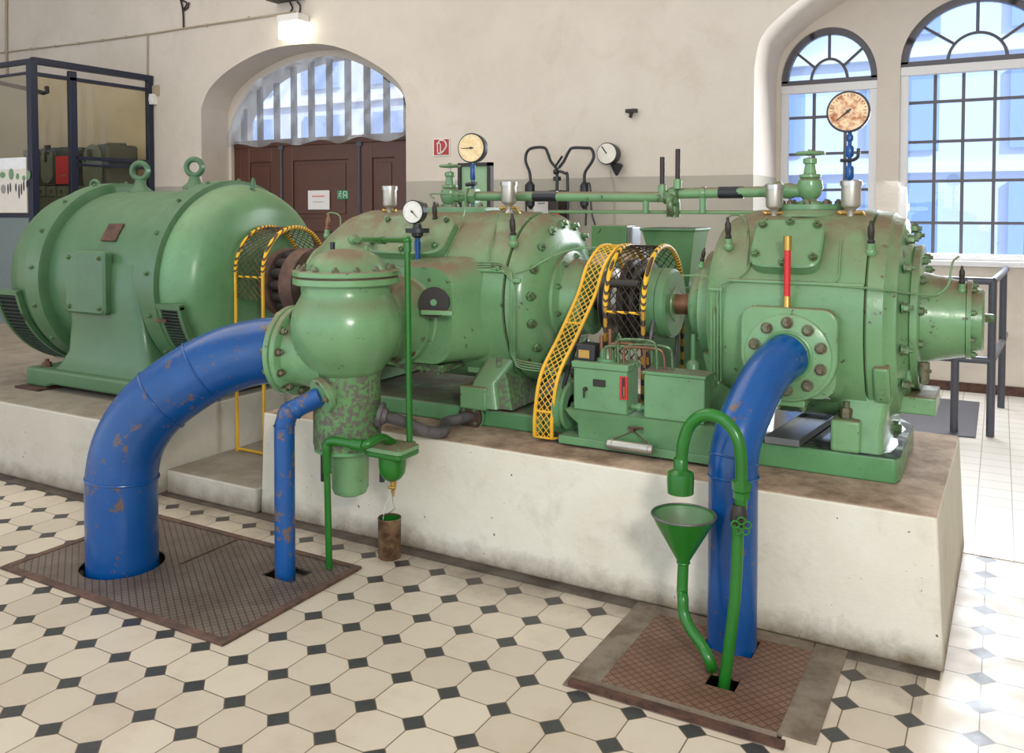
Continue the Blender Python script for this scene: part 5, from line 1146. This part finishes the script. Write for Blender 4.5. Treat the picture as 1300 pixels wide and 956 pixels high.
# green machine parts behind the coupling: pedestal, box and hopper
hp = thing('intake_hopper', (-1.65, 4.85, 0), 'green sheet metal hopper on a pedestal behind the drum coupling', 'hopper')
def q4(cx, cy, hx, hy, z): return [(cx-hx, cy-hy, z), (cx+hx, cy-hy, z), (cx+hx, cy+hy, z), (cx-hx, cy+hy, z)]
hm = loft([q4(-1.63, 4.85, .09, .08, 1.22), q4(-1.645, 4.85, .155, .14, 1.535), q4(-1.645, 4.85, .165, .15, 1.54), q4(-1.645, 4.85, .165, .15, 1.552)], 'hopper', 'green_clean_lit', hp, .003)
loft([q4(-1.645, 4.85, .15, .135, 1.5535), q4(-1.645, 4.85, .145, .13, 1.5545)], 'opening_shade', 'darkiron', hm)  # dark sheet on the closed top, painted as shade inside the hopper
box('pedestal', (-1.76, 4.76, .55), (-1.38, 4.99, 1.22), 'green_clean_lit', hp, .01); MB().box((-1.80, 4.74, 0), (-1.34, 5.02, .56)).build('footing', 'green_clean_lit', hp, .01)
sbx = box('switch_box', (-2.16, 4.80, 1.40), (-1.93, 4.95, 1.565), 'green', thing('control_box', (-2.05, 4.87, 0), 'small green metal box on a post behind the belt guard', 'box'), .006)
MB().box((-2.08, 4.85, 0), (-2.01, 4.92, 1.40)).build('post', 'green', bpy.data.objects['control_box'], .004); MB().box((-1.925, 4.79, 1.42), (-1.89, 4.93, 1.555)).build('side_cover', 'tray', bpy.data.objects['control_box'], .004)

# ------------------------------------------------------------ bypass pipeline on top
pipe = thing('bypass_pipeline', (-1.8, AY, 1.65), 'green bypass pipe with a handwheel valve at each end above the compressors', 'pipeline')
zl = 1.735
MB().tube([(-2.62, AY, zl), (-1.46, AY, 1.72)], .026, 20, smooth=False).build('pipe', 'green', pipe)
MB().tube([(-1.40, AY+.02, 1.738), (-.93, AY, 1.742)], .026, 20, smooth=False).build('pipe', 'green', pipe)
m = MB(); m.tube([(-1.46, AY, 1.72), (-1.43, AY, 1.715), (-1.42, AY, 1.70), (-1.42, AY+.01, 1.68), (-1.42, AY+.01, 1.62)], .034, 16); m.torus((-1.42, AY, 1.68), X, .045, .018, 24, 8); m.sphere((-1.42, AY+.01, 1.735), .036); m.build('cross_piece', 'boltgreen', pipe)
m = MB(); m.solid((-2.20, AY, 1.7296), X, [(0, .029), (.14, .029)], 20); m.build('black_sleeve', 'black', pipe)
m = MB(); m.solid((-1.19, AY+.01, 1.7396), X, [(0, .029), (.12, .029)], 20); m.build('black_sleeve', 'black', pipe)
m = MB(); m.solid((-1.28, AY+.01, 1.739), X, [(0, .028), (.012, .032), (.024, .028)], 20); m.solid((-1.27, AY+.01, 1.64), Z, [(0, .016), (.08, .018)], 12); m.build('bracket', 'green', pipe)
m = MB(); m.solid((-1.56, AY, 1.64), Z, [(0, .016), (.08, .018)], 12); m.build('bracket', 'green', pipe)
m = MB(); m.tube([(-2.12, AY+.02, 1.647), (-.90, AY+.02, 1.643)], .0095, 10, smooth=False); m.build('thin_pipe', 'green', pipe)
for x, z0_, z1_ in ((-1.475, 1.735, 1.92), (-1.395, 1.76, 1.957)):
    s_ = MB().solid((x, AY, z0_), Z, [(0, .02), (.045, .02), (.05, .015)], 12).build('socket', 'green', pipe); MB().cyl((x, AY, z0_+.045), (x, AY, z1_), .0125, n=12).build('stand_rod', 'darkiron', s_)
def valve(x, zb, zc, ztop, s=1.0):
    m = MB(); m.solid((x, AY, zb), Z, [(0, .055*s), (.012, .055*s), (.016, .035*s), (zc-zb-.05, .03*s), (zc-zb-.035, .045*s), (zc-zb, .056*s), (zc-zb+.035, .05*s), (zc-zb+.045, .038*s), (zc-zb+.05, .046*s), (zc-zb+.062, .046*s), (zc-zb+.066, .028*s), (zc-zb+.11, .022*s), (zc-zb+.115, .03*s), (zc-zb+.135, .03*s), (zc-zb+.14, .014*s)], 24)
    v = m.build('valve', 'green', pipe); MB().cyl((x, AY, zc+.13), (x, AY, ztop), .007, n=8).build('spindle', 'steel', v); handwheel(v, (x, AY, ztop), .055*s); return v
va_ = valve(-2.745, AZ+SR+.02, 1.735, 1.907); vb2 = valve(-.765, AZ+SR+.026, 1.755, 1.915, 1.05)
m = MB(); m.solid((-2.70, AY, zl), X, [(0, .034), (.03, .036), (.035, .026), (.07, .026), (.075, .044), (.09, .044), (.095, .03), (.12, .03)], 8); m.solid((-2.60, AY, zl), X, [(0, .045), (.04, .045)], 6); m.build('union', 'green', pipe)
m = MB(); m.solid((-.97, AY, 1.744), X, [(0, .030), (.02, .04), (.03, .032), (.05, .046), (.075, .046), (.085, .034), (.12, .038), (.14, .03), (.17, .03)], 12); m.build('union', 'green', pipe)

# ------------------------------------------------------------ things behind the machines
bdp = at(603, 240, 5.3); bo = thing('notice_board', (bdp.x, 5.3, 0), 'mottled green board in a black frame standing behind the left compressor', 'board')
a, b = at(582.5, 300, 5.3), at(624, 206, 5.3); MB().box((a.x+.015, 5.3, a.z), (b.x-.015, 5.32, b.z-.015)).build('board', 'board', bo)
m = MB(); m.box((a.x, 5.285, a.z), (a.x+.025, 5.33, b.z)); m.box((b.x-.03, 5.285, a.z), (b.x, 5.33, b.z)); m.box((a.x, 5.285, b.z-.025), (b.x, 5.33, b.z)); m.box((a.x, 5.285, a.z-.02), (b.x, 5.33, a.z)); m.build('frame', 'darkiron', bo)
m = MB(); m.box((a.x+.01, 5.29, 0), (a.x+.04, 5.33, a.z)); m.box((b.x-.04, 5.29, 0), (b.x-.01, 5.33, a.z)); m.build('stand', 'darkiron', bo)
TY = 7.75
def w(x, y, Y=TY): return at(x, y, Y)
def zz(x, y): return w(540+x/3.611, 130+y/3.611)
ap = thing('hand_pump', (zz(605, 600).x, TY, 0), 'black hand pump apparatus with two curved hoses standing by the wall', 'pump')
for pts in ([(483, 365), (478, 320), (460, 270), (466, 228), (492, 209), (545, 208), (562, 235), (575, 270), (600, 300)], [(729, 365), (733, 320), (765, 270), (772, 240), (760, 213), (735, 209), (675, 209), (655, 230), (635, 270), (612, 300)]):
    MB().tube([zz(*p) for p in pts], .015, 10, seg=5).build('curved_hose', 'black', ap)
for x in (483, 729): a, b = zz(x, 490), zz(x, 360); MB().solid(a, b-a, [(0, .012), (.04, .042), ((b-a).length-.04, .042), ((b-a).length, .012)], 20).build('capsule', 'black', ap)
m = MB(); m.tube([zz(604, 300), zz(604, 405)], .016, 8, smooth=False); m.sphere(zz(600, 318), .032, n=12); m.solid(zz(604, 350), Z, [(-.02, .04), (.02, .04)], 16); m.build('column', 'black', ap)
m = MB(); m.tube([zz(592, 300), zz(628, 246)], .012, 8, smooth=False); m.build('lever', 'black', ap)
m = MB(); a, b = zz(580, 540), zz(630, 402); m.box((a.x, TY-.1, .02), (b.x, TY+.12, b.z)); m.build('housing', 'darkiron', ap, .02)
m = MB(); a = zz(615, 521); m.solid((a.x, TY-.1, a.z), (0, -1, 0), [(0, .05), (.02, .05)], 16); m.build('red_button', 'red', ap)
m = MB(); m.tube([zz(615, 315), zz(640, 325), zz(652, 345), zz(652, 560)], .015, 8, seg=4); m.tube([zz(652, 555), zz(672, 575), zz(675, 590)], .03, 8); m.build('side_tube', 'black', ap)
m = MB(); m.tube([zz(462, 500), zz(460, 380), zz(480, 360)], .009, 8, smooth=False); m.build('thin_lever', 'black', ap); m = MB(); m.tube([zz(735, 565), zz(738, 480)], .011, 8, smooth=False); m.tube([zz(738, 375), zz(755, 380), zz(762, 500), zz(780, 565)], .010, 8, seg=4); m.build('thin_lever', 'black', ap)
m = MB(); m.box((zz(560, 600).x, TY-.25, 0), (zz(690, 600).x, TY+.15, .05)); m.build('base_plate', 'darkiron', ap, .01)
a, b = w(677, 270, YW-.02), w(701, 254, YW-.02); nt = MB().box((a.x, YW-.012, a.z), (b.x, YW, b.z)).build('notice_sheet', 'paper', label='white notice sheet on the wall behind the black hand pump', cat='notice'); MB().box((a.x+.05, YW-.016, b.z-.04), (a.x+.13, YW-.011, b.z-.025)).build('printed_line', 'printgrey', nt)
# round dial on a bracket against the wall
gp = w(771, 195, YW-.12); wg = thing('wall_dial', gp, 'round silver dial with thick black rim hanging on the wall above the pipeline', 'dial')
n_ = V((.0, -1, -.0)).normalized(); m = MB(); m.solid(gp-n_*.12, n_, [(0, .08), (.02, .10), (.10, .108), (.13, .108), (.135, .10)], 40); m.build('rim', 'black', wg)
MB().solid(gp+n_*.014, n_, [(0, .098), (.006, .098)], 40).build('dial_face', 'dialwhite', wg); m = MB(); m.tube([gp+n_*.022, gp+n_*.022+V((-.05, 0, .07))], .006, 6, smooth=False); m.build('needle', 'black', wg)
m = MB(); q = gp+V((.08, .05, -.115)); m.solid(q, (.0, 0, -1), [(-.02, .04), (0, .065), (.10, .01)], 12); m.build('cone_bracket', 'black', wg)
m = MB(); m.tube([gp+V((.0, .08, -.15)), w(776, 226, YW-.02), w(779, 240, YW-.02), w(779, 300, YW-.02)], .004, 5); m.build('lead_wire', 'beige', wg)
# railing around the floor hatch
rl = thing('guard_railing', (-.15, 7.17, 0), 'dark grey tubular railing around the floor hatch below the windows', 'railing')
A0, A1 = V((-.04, 7.17, 0)), V((-.27, 7.165, 0)); ZT, ZM = 1.14, .56
def post(x, y, z=ZT): MB().cyl((x, y, 0), (x, y, z), .028, n=16).build('post', 'rail', rl)
post(-.04, 7.17); post(-.275, 7.17, ZM); post(.03, 8.28); 
for z in (ZT, ZM):
    MB().tube([(-1.4, 7.17, z), (-.04, 7.17, z)], .027, 14, smooth=False).build('rail', 'rail', rl); MB().tube([(-.04, 7.17, z), (.03, 8.28, z), (.05, 8.8, z)], .027, 14, smooth=False).build('rail', 'rail', rl)
post(-1.3, 7.17)
MB().prism([(-1.3, 6.95, .004), (-.13, 7.06, .004), (-.13, 8.38, .004), (-1.3, 8.38, .004)], (0, 0, .012)).build('floor_hatch', 'oilhatch' if 'oilhatch' in M else 'rail', bevel=.003, label='dark grey floor hatch plate inside the railing', cat='hatch')
# ------------------------------------------------------------ light
w = bpy.data.worlds.new('daylight'); SC.world = w; w.use_nodes = True
bg = w.node_tree.nodes['Background']; bg.inputs[0].default_value = (.80, .89, 1, 1); bg.inputs[1].default_value = 1.8
def area(name, loc, target, size, power, color=(1, 1, 1), sy=None):
    l = bpy.data.lights.new(name, 'AREA'); l.energy = power; l.size = size; l.color = color
    if sy: l.shape = 'RECTANGLE'; l.size_y = sy
    o = bpy.data.objects.new(name, l); COL.objects.link(o); o.location = loc
    o.rotation_euler = (V(target)-V(loc)).to_track_quat('-Z', 'Y').to_euler(); return o
area('flash', (1.1, -.4, 2.6), (-2.2, 4.2, .9), .5, 110, (1, .95, .88))
area('hall_lamps', (-6, 3.5, 5.8), (-6, 4, 0), 6, 170, (1, .93, .82), 4)
sl = bpy.data.lights.new('sun', 'SUN'); sl.energy = 6.5; sl.angle = .02; sl.color = (1, .97, .92)
so = bpy.data.objects.new('sun', sl); COL.objects.link(so); so.rotation_euler = V((-.75, .38, -.55)).to_track_quat('-Z', 'Y').to_euler()
area('window_light', (-.2, 8.6, 2.6), (-.2, 3, .5), 1.5, 170, (.9, .95, 1), 2)
SC.view_settings.view_transform = 'Standard'; SC.view_settings.look = 'None'; SC.view_settings.exposure = 0; SC.view_settings.gamma = 1; SC.view_settings.use_curve_mapping = False
